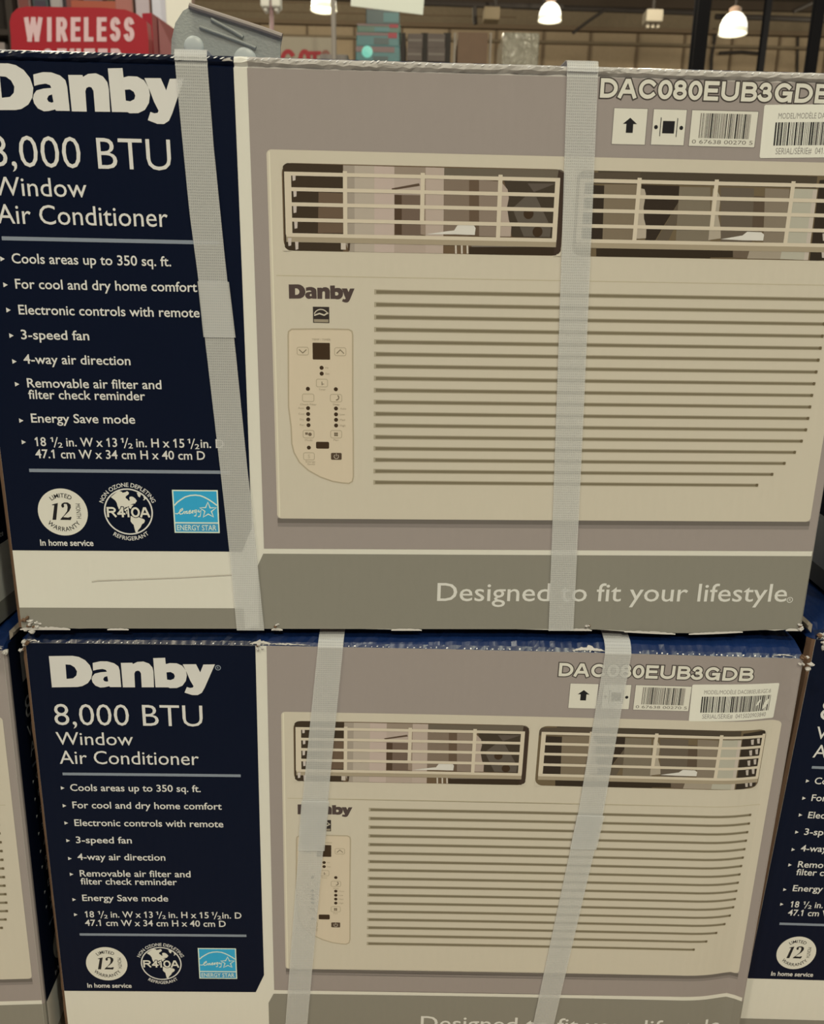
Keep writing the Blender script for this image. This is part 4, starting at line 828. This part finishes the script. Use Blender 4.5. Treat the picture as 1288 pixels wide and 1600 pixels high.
M = MB(); M.tube([at(x, y, ty - .001) for x, y in ((312, 42), (340, 52), (370, 63), (400, 75))], .0012, PL); M.tube([at(x, y, ty - .001) for x, y in ((330, 30), (360, 46), (380, 58))], .0012, PL); adopt(M.build('crease'), r)

# ------------------------------------------------------------------ red sign over the counter on the left
RED = mat('red_sign_panel', A(146, 27, 34), rough=.4, spec=.4); REDS = mat('red_sign_side', A(150, 40, 46), rough=.4, spec=.4); SGL = mat('sign_lettering', A(196, 160, 146), rough=.5)
sy = 3.4
def sgn(px, py): p = at(px, py, sy); return (p.x, p.z)
c0 = sgn(130, 150)
r = roottag('header_sign', (c0[0], sy, 0), 'red header sign with rounded corners and pale lettering above the far counter', 'sign')
op = [(22, 230), (17, 60), (15, 34), (18, 22), (27, 13), (42, 10), (100, 11), (160, 12), (196, 15), (214, 22), (229, 33), (232, 60), (236, 230)]
M = MB(); M.prism([sgn(*p) for p in op], sy, sy + .05, RED); adopt(M.build('front_panel', bevel=0), r)
p0 = at(232, 30, sy + .03); p1 = at(237, 20, sy + .12); p2 = at(274, 46, sy + .75)
M = MB(); bz = sgn(230, 230)[1]
for (a, b) in ((p1, p2),):
    M.add([(a.x, a.y, bz), (b.x, b.y, bz), (b.x, b.y, b.z), (a.x, a.y, a.z), (a.x - .04, a.y + .01, bz), (b.x - .04, b.y + .01, bz), (b.x - .04, b.y + .01, b.z), (a.x - .04, a.y + .01, a.z)], [(0, 1, 2, 3), (4, 7, 6, 5), (0, 4, 5, 1), (1, 5, 6, 2), (2, 6, 7, 3), (3, 7, 4, 0)], REDS)
adopt(M.build('side_panel'), r)
M = MB(); d = (p2 - p1); d.z = 0; n_ = Vector((.0, -1, 0))
q = lambda t, z: (p1.x + d.x * t + .004, p1.y + d.y * t - .002, z)
zA, zB = at(255, 52, sy + .4).z, at(255, 110, sy + .4).z
M.add([q(.2, zB), q(.85, zB), q(.85, zA - .01), q(.2, zA + .02)], [(0, 1, 2, 3)], mat('sign_notice', A(176, 92, 86), rough=.5)); adopt(M.build('notice'), r)
class SignFace:
    """lettering on the sign is drawn in frame pixels at the sign's own distance, then laid on its front"""
    uk = vk = ()
    def at(s, u, v, h): p = at(u, -v, sy); return Vector((p.x, sy - .001 - h, p.z))
for t, x0, x1, ytop, ybot in (('WIRELESS', 38, 210, 27, 65), ('CENTER', 65, 190, 76, 113)):
    P = Print(SignFace()); ws = [max(.34, STROKES[c][0] * .75) for c in t]; g = .16; tot = sum(ws) + g * (len(t) - 1); k = (x1 - x0) / tot; x = x0; bx = []
    for w_ in ws: bx.append((x, x + w_ * k)); x += (w_ + g) * k
    P.heavy(t, bx, -ybot, -ytop, 7.0, SGL, 2); o = P.build('lettering', None); adopt(o, r)
M = MB()
for x in (45, 200):
    p = at(x, 200, sy + .03); M.box((p.x - .02, sy + .01, 0), (p.x + .02, sy + .05, p.z), beam_m)
adopt(M.build('sign_post'), r)

# ------------------------------------------------------------------ background shop, far and out of focus
def dome_lamp(px, py, w, y, label, h=None):
    """glass high-bay lamp hanging from the roof"""
    c = at(px, py, y); R = w / 2 * y / FPX; H = R * 1.3
    r = roottag('high_bay_lamp', c, label, 'lamp', 'glass high-bay lamps under the roof')
    glass = mat('lit_prismatic_glass', (1.0, .95, .74), emit=.8, rough=.3); hot2 = mat('bright_prismatic_glass', (1.0, .96, .82), emit=2.1); hot = mat('lit_lamp_core', (1.0, .97, .85), emit=9.0)
    M = MB(); M.lathe([(R * .96, -H * .3), (R * 1.0, -H * .5), (R * 1.03, -H * .55), (R * .98, -H * .56), (R * .93, -H * .5), (R * .9, -H * .3)], glass)
    M.lathe([(R * .96, -H * .3), (R * .92, -H * .05), (R * .78, H * .22), (R * .55, H * .42), (R * .3, H * .52)], hot2); M.build('glass_shade', r, smooth=True)
    M = MB(); M.lathe([(0, -H * .62), (R * .2, -H * .55), (R * .3, -H * .1), (R * .2, H * .3), (0, H * .42)], hot); M.build('bulb', r, smooth=True)
    M = MB(); M.lathe([(R * .32, H * .46), (R * .42, H * .5), (R * .42, H * .72), (R * .2, H * .82), (0, H * .82)], mat('lamp_housing', A(150, 120, 92), rough=.5), cap=False); M.build('ballast_housing', r)
    top = 9.6 - c.z; M = MB()
    if top > H: M.tube([(0, 0, H * .8), (0, 0, top)], .02, beam_m, n=8); M.build('hanger_rod', r)
    return r
dome_lamp(860, 18, 32, 19, 'bright glass high-bay lamp hanging between the heater and the shrink-wrapped load')
dome_lamp(1147, 36, 38, 16, 'largest glass high-bay lamp, hanging right of the dark column')
dome_lamp(506, 0, 36, 15, 'glass high-bay lamp cut by the top of the photo, above the pale pole')
# twin floodlight on its pole
fy = 7.0; c = at(424, 4, fy)
r = roottag('pole_light', (c.x, fy, 0), 'twin white floodlight on a slim pinkish pole behind the plastic tray', 'lamp'); wht = mat('white_enamel', A(214, 212, 196), rough=.4)
for x0, x1 in ((409, 422), (426, 439)):
    M = MB(); a, b = at(x0, 14, fy), at(x1, -16, fy); M.box((a.x, fy - .06, a.z), (b.x, fy + .06, b.z), wht); a2, b2 = at(x0 + 4, 20, fy), at(x1 - 3, 14, fy); M.box((a2.x, fy - .04, a2.z), (b2.x, fy + .04, b2.z), wht); adopt(M.build('lamp_head', bevel=.012), r)
M = MB(); M.tube([(c.x, fy, 0), (c.x, fy, at(424, 2, fy).z)], .016, mat('pinkish_pole', A(150, 118, 104), rough=.5)); adopt(M.build('pole', smooth=True), r)
M = MB(); M.lathe([(.16, 0), (.16, .03), (.02, .05)], beam_m, c=(c.x, fy, 0), cap=True); adopt(M.build('base_plate'), r)
# pale pole
py_ = 8.2; M = MB(); a = at(522, 60, py_); b = at(520, 0, py_)
M.tube([(a.x, py_, 0), (a.x, py_, a.z), (b.x - .01, py_, b.z + .5)], .022, mat('pale_pole_paint', A(146, 132, 110), rough=.5)); M.lathe([(.14, 0), (.14, .025), (.03, .04)], beam_m, c=(a.x, py_, 0), cap=True)
tag(M.build('pole', smooth=False), 'slim pale pole standing left of the turquoise packs', 'pole')
# hanging white card
hy = 5.0; r = roottag('hanging_sign', at(605, 0, hy), 'blank white sign card hanging above the turquoise packs', 'sign')
M = MB(); M.prism([(at(x, y, hy).x, at(x, y, hy).z) for x, y in ((548, 9), (661, 23), (666, -40), (552, -54))], hy, hy + .006, mat('white_card', A(206, 202, 188), rough=.6)); adopt(M.build('card'), r)
M = MB()
for x, yy in ((570, -48), (648, -40)):
    p = at(x, yy, hy); M.tube([(p.x, hy + .003, p.z), (p.x, hy + .003, 9.6)], .003, beam_m, n=6)
adopt(M.build('cord'), r)
# cream sign with red lettering
by = 9.0; r = roottag('board_sign', (at(478, 90, by).x, by, 0), 'low cream sign with red lettering half hidden by the nearest carton', 'sign')
o = pxbox(436, 59, 521, 150, by, .08, mat('cream_sign_board', A(150, 134, 104), rough=.6), 'board'); adopt(o, r)
class BoardFace:
    uk = vk = ()
    def at(s, u, v, h): p = at(u, -v, by); return Vector((p.x, by - .004 - h, p.z))
P = Print(BoardFace()); RD = mat('red_board_lettering', A(146, 30, 34), rough=.5)
P.heavy('CO', [(438, 462), (466, 486)], -112, -77, 7, RD, 2); P.heavy('T', [(482, 502)], -112, -80, 6, RD, 2); P.heavy('O', [(500, 518)], -112, -78, 5, mat('brown_board_lettering', A(124, 74, 56), rough=.5), 2)
adopt(P.build('lettering', None), r)
M = MB()
for x in (442, 515): p = at(x, 150, by); M.box((p.x - .03, by + .01, 0), (p.x + .03, by + .06, p.z), beam_m)
adopt(M.build('leg'), r)
# grey ledge in front of it
M = MB(); a, b = at(500, 84, 8.6), at(544, 100, 8.6); M.box((a.x, 8.6, 0), (b.x, 8.95, a.z), mat('grey_counter', A(128, 116, 98), rough=.6)); tag(M.build('counter', bevel=.01), 'grey counter end between the cream sign and the turquoise packs', 'counter')

# turquoise retail packs stacked on each other
ty_ = 8.4; TQ = [mat('turquoise_pack', A(36, 92, 86), rough=.35, spec=.5), mat('dark_teal_pack', A(24, 52, 52), rough=.35, spec=.5), mat('green_pack', A(46, 82, 62), rough=.35, spec=.5)]
PK = mat('pinkish_band', A(122, 98, 86), rough=.5); RDP = mat('red_flash', A(150, 62, 62), rough=.5); AQ = mat('aqua_disc', A(100, 200, 186), rough=.3, spec=.6)
def pack(x0, y0, x1, y1, y, k, label, flash, disc=False, z0=None):
    a, b = at(x0, y1, y), at(x1, y0, y); r = roottag('retail_pack', ((a.x + b.x) / 2, y + .2, a.z if z0 is None else z0), label, 'pack', 'turquoise retail packs in a stack')
    M = MB(); M.box((a.x, y, a.z if z0 is None else z0), (b.x, y + .4, b.z), TQ[k]); adopt(M.build('box', bevel=.006), r)
    h = b.z - a.z
    M = MB(); M.box((a.x + .002, y - .003, b.z - h * .25), (b.x - .05, y - .0005, b.z - h * .04), PK); adopt(M.build('band'), r)
    if flash: M = MB(); M.box((b.x - .1, y - .004, b.z - h * .4), (b.x - .02, y - .0005, b.z - h * .03), RDP); adopt(M.build('flash'), r)
    M = MB(); M.box((a.x + .16, y - .003, a.z + h * .12), (a.x + .3, y - .0005, a.z + h * .6), TQ[1] if k == 0 else TQ[0]); adopt(M.build('printed_window'), r)
    if disc:
        c = at(574, 81, y); M = MB(); M.lathe([(.05, 0), (.05, .003), (0, .004)], AQ, M=Matrix.Translation((c.x, y, c.z)) @ Matrix.Rotation(PI / 2, 4, 'X')); adopt(M.build('disc'), r)
pack(556, 72, 625, 112, ty_, 0, 'turquoise pack with a bright aqua disc, low in the stack', False, True)
pack(557, 51, 624, 71.5, ty_, 0, 'turquoise pack with a dark window, third from the top of the stack', True)
pack(558, 38, 626, 50.5, ty_, 2, 'greenish pack with pink band and red corner, second from the top', True)
pack(572, 8, 624, 37.5, ty_, 1, 'dark teal pack on top of the turquoise stack', False)
a, b = at(556, 112, ty_), at(625, 112, ty_); M = MB(); M.box((a.x - .05, ty_ - .05, 0), (b.x + .05, ty_ + .45, a.z), mat('display_plinth', A(70, 58, 44), rough=.7)); tag(M.build('display_stand', bevel=.01), 'dark display stand under the turquoise packs', 'stand')

# grey-brown cartons on a dark rack, brown load, shrink-wrapped load
ry = 12.0; r = roottag('storage_rack', (at(670, 100, ry).x, ry, 0), 'dark pallet rack carrying the dim grey cartons', 'rack')
zs = at(660, 97, ry).z; zs2 = at(660, 74, ry).z
for x in (628, 664, 699):
    M = MB(); p = at(x, 60, ry); M.box((p.x - .05, ry - .02, 0), (p.x + .05, ry + .9, at(x, 52, ry).z), beam_m); adopt(M.build('upright'), r)
M = MB(); M.box((at(628, 90, ry).x, ry, zs - .1), (at(700, 90, ry).x, ry + .9, zs), beam_m); adopt(M.build('shelf_beam'), r)
GC = mat('dim_grey_carton', A(104, 90, 74), rough=.7, noise=.15); GT = mat('carton_tape', A(122, 108, 88), rough=.5)
for (x0, x1, y0, y1, lab) in ((636, 660, 76, 97, 'lower dim grey carton left on the dark rack'), (668, 696, 76, 97, 'lower dim grey carton right on the dark rack'), (637, 661, 54, 75.6, 'upper dim grey carton left on the dark rack'), (668, 696, 54, 75.6, 'upper dim grey carton right on the dark rack')):
    a, b = at(x0, y1, ry), at(x1, y0, ry); q = roottag('shipping_carton', ((a.x + b.x) / 2, ry + .25, max(a.z, zs) if y1 > 90 else a.z), lab, 'carton', 'dim cartons on the far rack')
    M = MB(); M.box((a.x, ry - .04, max(a.z, zs) if y1 > 90 else a.z), (b.x, ry + .5, b.z), GC); adopt(M.build('box', bevel=.006), q)
    M = MB(); M.box((a.x + .01, ry - .043, a.z + (b.z - a.z) * .45), (b.x - .01, ry - .0405, a.z + (b.z - a.z) * .6), GT); adopt(M.build('tape'), q)
r = roottag('crated_load', (at(738, 100, ry).x, ry, 0), 'tall brown boxed load between two pale posts', 'crate')
o = pxbox(714, 51, 763, 104, ry, .6, mat('brown_board', A(118, 92, 66), rough=.7, noise=.1), 'box', z0=0); adopt(o, r)
for x0, x1 in ((708, 713), (764, 769)):
    o = pxbox(x0, 51, x1, 104, ry - .03, .1, mat('pale_post', A(150, 134, 108), rough=.6), 'corner_post', z0=0); adopt(o, r)
wr = mat('stretch_wrap', A(150, 138, 108), rough=.12, spec=.9, bump=.0)
nt = wr.node_tree; n = nt.nodes.new('ShaderNodeTexNoise'); n.inputs['Scale'].default_value = 6; n.inputs['Distortion'].default_value = 1.5; bp = nt.nodes.new('ShaderNodeBump'); bp.inputs['Strength'].default_value = 1; bp.inputs['Distance'].default_value = .05
nt.links.new(n.outputs['Fac'], bp.inputs['Height']); nt.links.new(bp.outputs['Normal'], nt.nodes['Principled BSDF'].inputs['Normal'])
ay = 11.0; a, b = at(784, 108, ay), at(844, 50, ay); r = roottag('wrapped_load', ((a.x + b.x) / 2, ay + .4, 0), 'shiny stretch-wrapped pallet load right of the brown crate', 'load')
M = MB(); M.box((a.x - .03, ay, 0), (b.x + .03, ay + .8, .14), wood); adopt(M.build('pallet'), r)
zz0 = .14; k = 5
for i in range(k):
    z0_ = zz0 + (b.z - zz0) * i / k; z1_ = zz0 + (b.z - zz0) * (i + 1) / k - .006
    M = MB(); M.box((a.x + .01 * (i % 2), ay, z0_), (b.x - .012 * (i % 2), ay + .8, z1_), wr); adopt(M.build('wrapped_layer', bevel=.02), r)

# column, posts, conduits, beams, heater on the right
def post(x0, x1, y, label, m, xb0=None, xb1=None, name='steel_column'):
    a, b = at(x0, 0, y), at(x1, 0, y); w = b.x - a.x; bx = at((xb0 if xb0 is not None else x0), 115, y).x
    M = MB(); t = w * .16
    M.box((a.x, y, 0), (b.x, y + t, 9.6), m); M.box((a.x, y + w, 0), (b.x, y + w + t, 9.6), m); M.box(((a.x + b.x) / 2 - t / 2, y + t, 0), ((a.x + b.x) / 2 + t / 2, y + w, 9.6), m)
    M.box((a.x - .05, y - .05, 0), (b.x + .05, y + w + t + .05, .02), m)
    tag(M.build(name), label, 'column')
post(1093, 1113, 15, 'dark steel column rising behind the model number, left of the largest lamp', post_m)
post(1199, 1208, 24, 'thinner dark steel column right of the largest lamp', post_m)
post(1278, 1292, 20, 'dark steel column at the right edge of the photo', post_m)
def beam(pts, r_, y, name, label, cat, m=beam_m):
    M = MB(); M.tube([at(px, py, y) for px, py in pts], r_, m, n=8); tag(M.build(name), label, cat)
beam([(800, 10), (950, 15), (1090, 20)], .07, 24.5, 'roof_girder', 'dark roof girder running behind the heater', 'girder')
beam([(1118, 26), (1200, 28), (1300, 32)], .07, 24.8, 'roof_girder', 'dark roof girder right of the dark column', 'girder')
beam([(895, 52), (920, 33), (945, 16)], .04, 24.4, 'roof_brace', 'slanting roof brace left of the heater', 'brace')
beam([(1240, 18), (1275, 2), (1320, -16)], .05, 24.4, 'roof_brace', 'slanting roof brace at the upper right corner', 'brace')
r = roottag('sprinkler_pipe', at(755, 8, 20), 'dark sprinkler pipe with a short drop above the racks', 'pipe')
M = MB(); M.tube([at(px, py, 20) for px, py in ((600, 2), (760, 8), (880, 11))], .06, beam_m, n=8); adopt(M.build('main_pipe'), r)
M = MB(); M.tube([at(px, py, 20) for px, py in ((742, 8), (742, 24), (743, 38))], .05, beam_m, n=8); adopt(M.build('drop_pipe'), r)
M = MB()
for px in (650, 850): q = at(px, 6, 20); M.tube([q, (q.x, 20, 9.6)], .02, beam_m, n=6)
adopt(M.build('hanger'), r)
beam([(1116, 45), (1117, 60), (1112, 90), (1111, 130)], ( .06), 29.85, 'conduit', 'brown conduit beside the dark column', 'conduit')
beam([(1248, 30), (1246, 120)], .04, 29.9, 'conduit', 'thin conduit on the far wall at right', 'conduit')
beam([(1124, 83), (1160, 81), (1192, 84)], .05, 29.85, 'conduit', 'level conduit across the far wall right of the dark column', 'conduit')
gy = 18.0; c = at(1023, 26, gy); r = roottag('unit_heater', c, 'beige unit heater hanging under the roof left of the dark column', 'heater')
hb = mat('beige_enamel', A(150, 134, 104), rough=.5)
o = pxbox(1010, 14, 1038, 33, gy, .35, hb, 'housing', bevel=.02); adopt(o, r)
M = MB()
for x in (1015, 1023, 1031): a, b = at(x - 2.5, 41, gy), at(x + 2.5, 33, gy); M.box((a.x, gy + .1, a.z), (b.x, gy + .2, b.z), hb)
adopt(M.build('air_outlet'), r)
M = MB(); M.tube([(c.x, gy + .15, at(1023, 14, gy).z), (c.x, gy + .15, 9.6)], .03, beam_m); adopt(M.build('hanger_rod'), r)
gy = 19.5; c = at(775, 22, gy); r = roottag('unit_heater', c, 'darker unit heater hanging above the brown load', 'heater'); o = pxbox(756, 10, 782, 30, gy, .35, mat('tan_enamel', A(112, 94, 64), rough=.5), 'housing', bevel=.02); adopt(o, r)
M = MB(); M.tube([(c.x, gy + .15, at(770, 10, gy).z), (c.x, gy + .15, 9.6)], .03, beam_m); adopt(M.build('hanger_rod'), r)

# shelving with merchandise behind the red sign
sy2 = 5.4; r = roottag('shop_shelving', (at(80, 60, sy2).x, sy2, 0), 'tall shop shelving crowded with goods behind the red sign', 'shelving')
xL, xR_ = at(-150, 50, sy2).x, at(186, 50, sy2).x
for x in (xL, (xL + xR_) / 2, xR_): M = MB(); M.box((x - .02, sy2, 0), (x + .02, sy2 + .5, 2.75), beam_m); adopt(M.build('upright'), r)
zsh = [at(80, 96, sy2).z - .12, at(80, 40, sy2).z - .02]
for z in zsh + [2.7]: M = MB(); M.box((xL, sy2 + .02, z - .03), (xR_, sy2 + .5, z), beam_m); adopt(M.build('shelf'), r)
PALS = [(96, 82, 78), (120, 108, 98), (70, 60, 56), (58, 58, 74), (130, 116, 100), (84, 74, 62), (108, 84, 72), (60, 66, 60), (140, 128, 116), (52, 44, 44)]
NAMES = ['plum grey', 'stone grey', 'dark brown', 'slate blue', 'light tan', 'olive brown', 'rust brown', 'dark green', 'pale grey', 'charcoal']
rr = random.Random(5); k = 0
for row, z in enumerate(zsh):
    x = xL + .03
    while x < xR_ - .1:
        w = rr.uniform(.06, .12); h = min(rr.uniform(.17, .26), .3)
        if x < (xL + xR_) / 2 + .03 and x + w > (xL + xR_) / 2 - .03: x = (xL + xR_) / 2 + .03
        c = PALS[k % 10]; M = MB(); M.box((x, sy2 + .05, z), (x + w, sy2 + .3, z + h), mat('goods_%d' % (k % 10), A(*c), rough=.5, noise=.35))
        q = roottag('merchandise_box', (x + w / 2, sy2 + .18, z), 'small %s box of goods on the %s shelf behind the red sign' % (NAMES[k % 10], ('lower', 'upper')[row]), 'box', 'boxed goods on the shelving behind the red sign')
        adopt(M.build('box', bevel=.004), q); M = MB(); M.box((x + w * .15, sy2 + .0465, z + h * .35), (x + w * .85, sy2 + .0495, z + h * .7), mat('goods_band_%d' % (k % 3), A(*[(150, 138, 122), (110, 60, 50), (60, 52, 56)][k % 3]), rough=.5)); adopt(M.build('printed_band'), q)
        x += w + .012; k += 1
M = MB(); a, b = at(112, 14, 5.1), at(182, 2, 5.1); M.box((a.x, 5.1, a.z), (b.x, 5.16, b.z), mat('orange_rack_paint', A(150, 74, 50), rough=.5)); M.box((b.x - .05, 5.1, 0), (b.x, 5.16, a.z), mat('orange_rack_paint', (.3, .1, .06))); tag(M.build('rack_beam'), 'orange rack beam above the red sign', 'rack')
for x0, x1, y, c, lab in ((186, 204, 4.6, (150, 92, 76), 'narrow reddish display panel behind the right end of the red sign'), (204, 216, 4.7, (150, 132, 120), 'grey display panel beside the reddish one'), (217, 231, 4.6, (168, 150, 138), 'pinkish display panel above the gap between the two red faces'), (232, 241, 4.7, (172, 168, 158), 'slim pale display panel above the red sign side'), (242, 262, 4.6, (186, 178, 166), 'cream display panel left of the bright one'), (263, 298, 4.5, (222, 222, 214), 'bright white display panel behind the plastic tray')):
    a, b = at(x0, 95, y), at(x1, -60, y); q = roottag('display_standee', ((a.x + b.x) / 2, y, 0), lab, 'panel', 'upright panels behind the red sign')
    M = MB(); M.box((a.x, y, .05), (b.x - .004, y + .04, b.z), mat('panel_%d_%d' % (x0, x1), A(*c), rough=.45)); adopt(M.build('board', bevel=.004), q)
    M = MB(); M.box((b.x - .0035, y - .004, .05), (b.x - .0005, y + .044, b.z), mat('panel_edge', A(120, 84, 64), rough=.5)); adopt(M.build('edge_strip'), q)
    M = MB(); M.box((a.x + .002, y - .01, 0), (b.x - .002, y + .05, .05), beam_m); adopt(M.build('foot'), q)
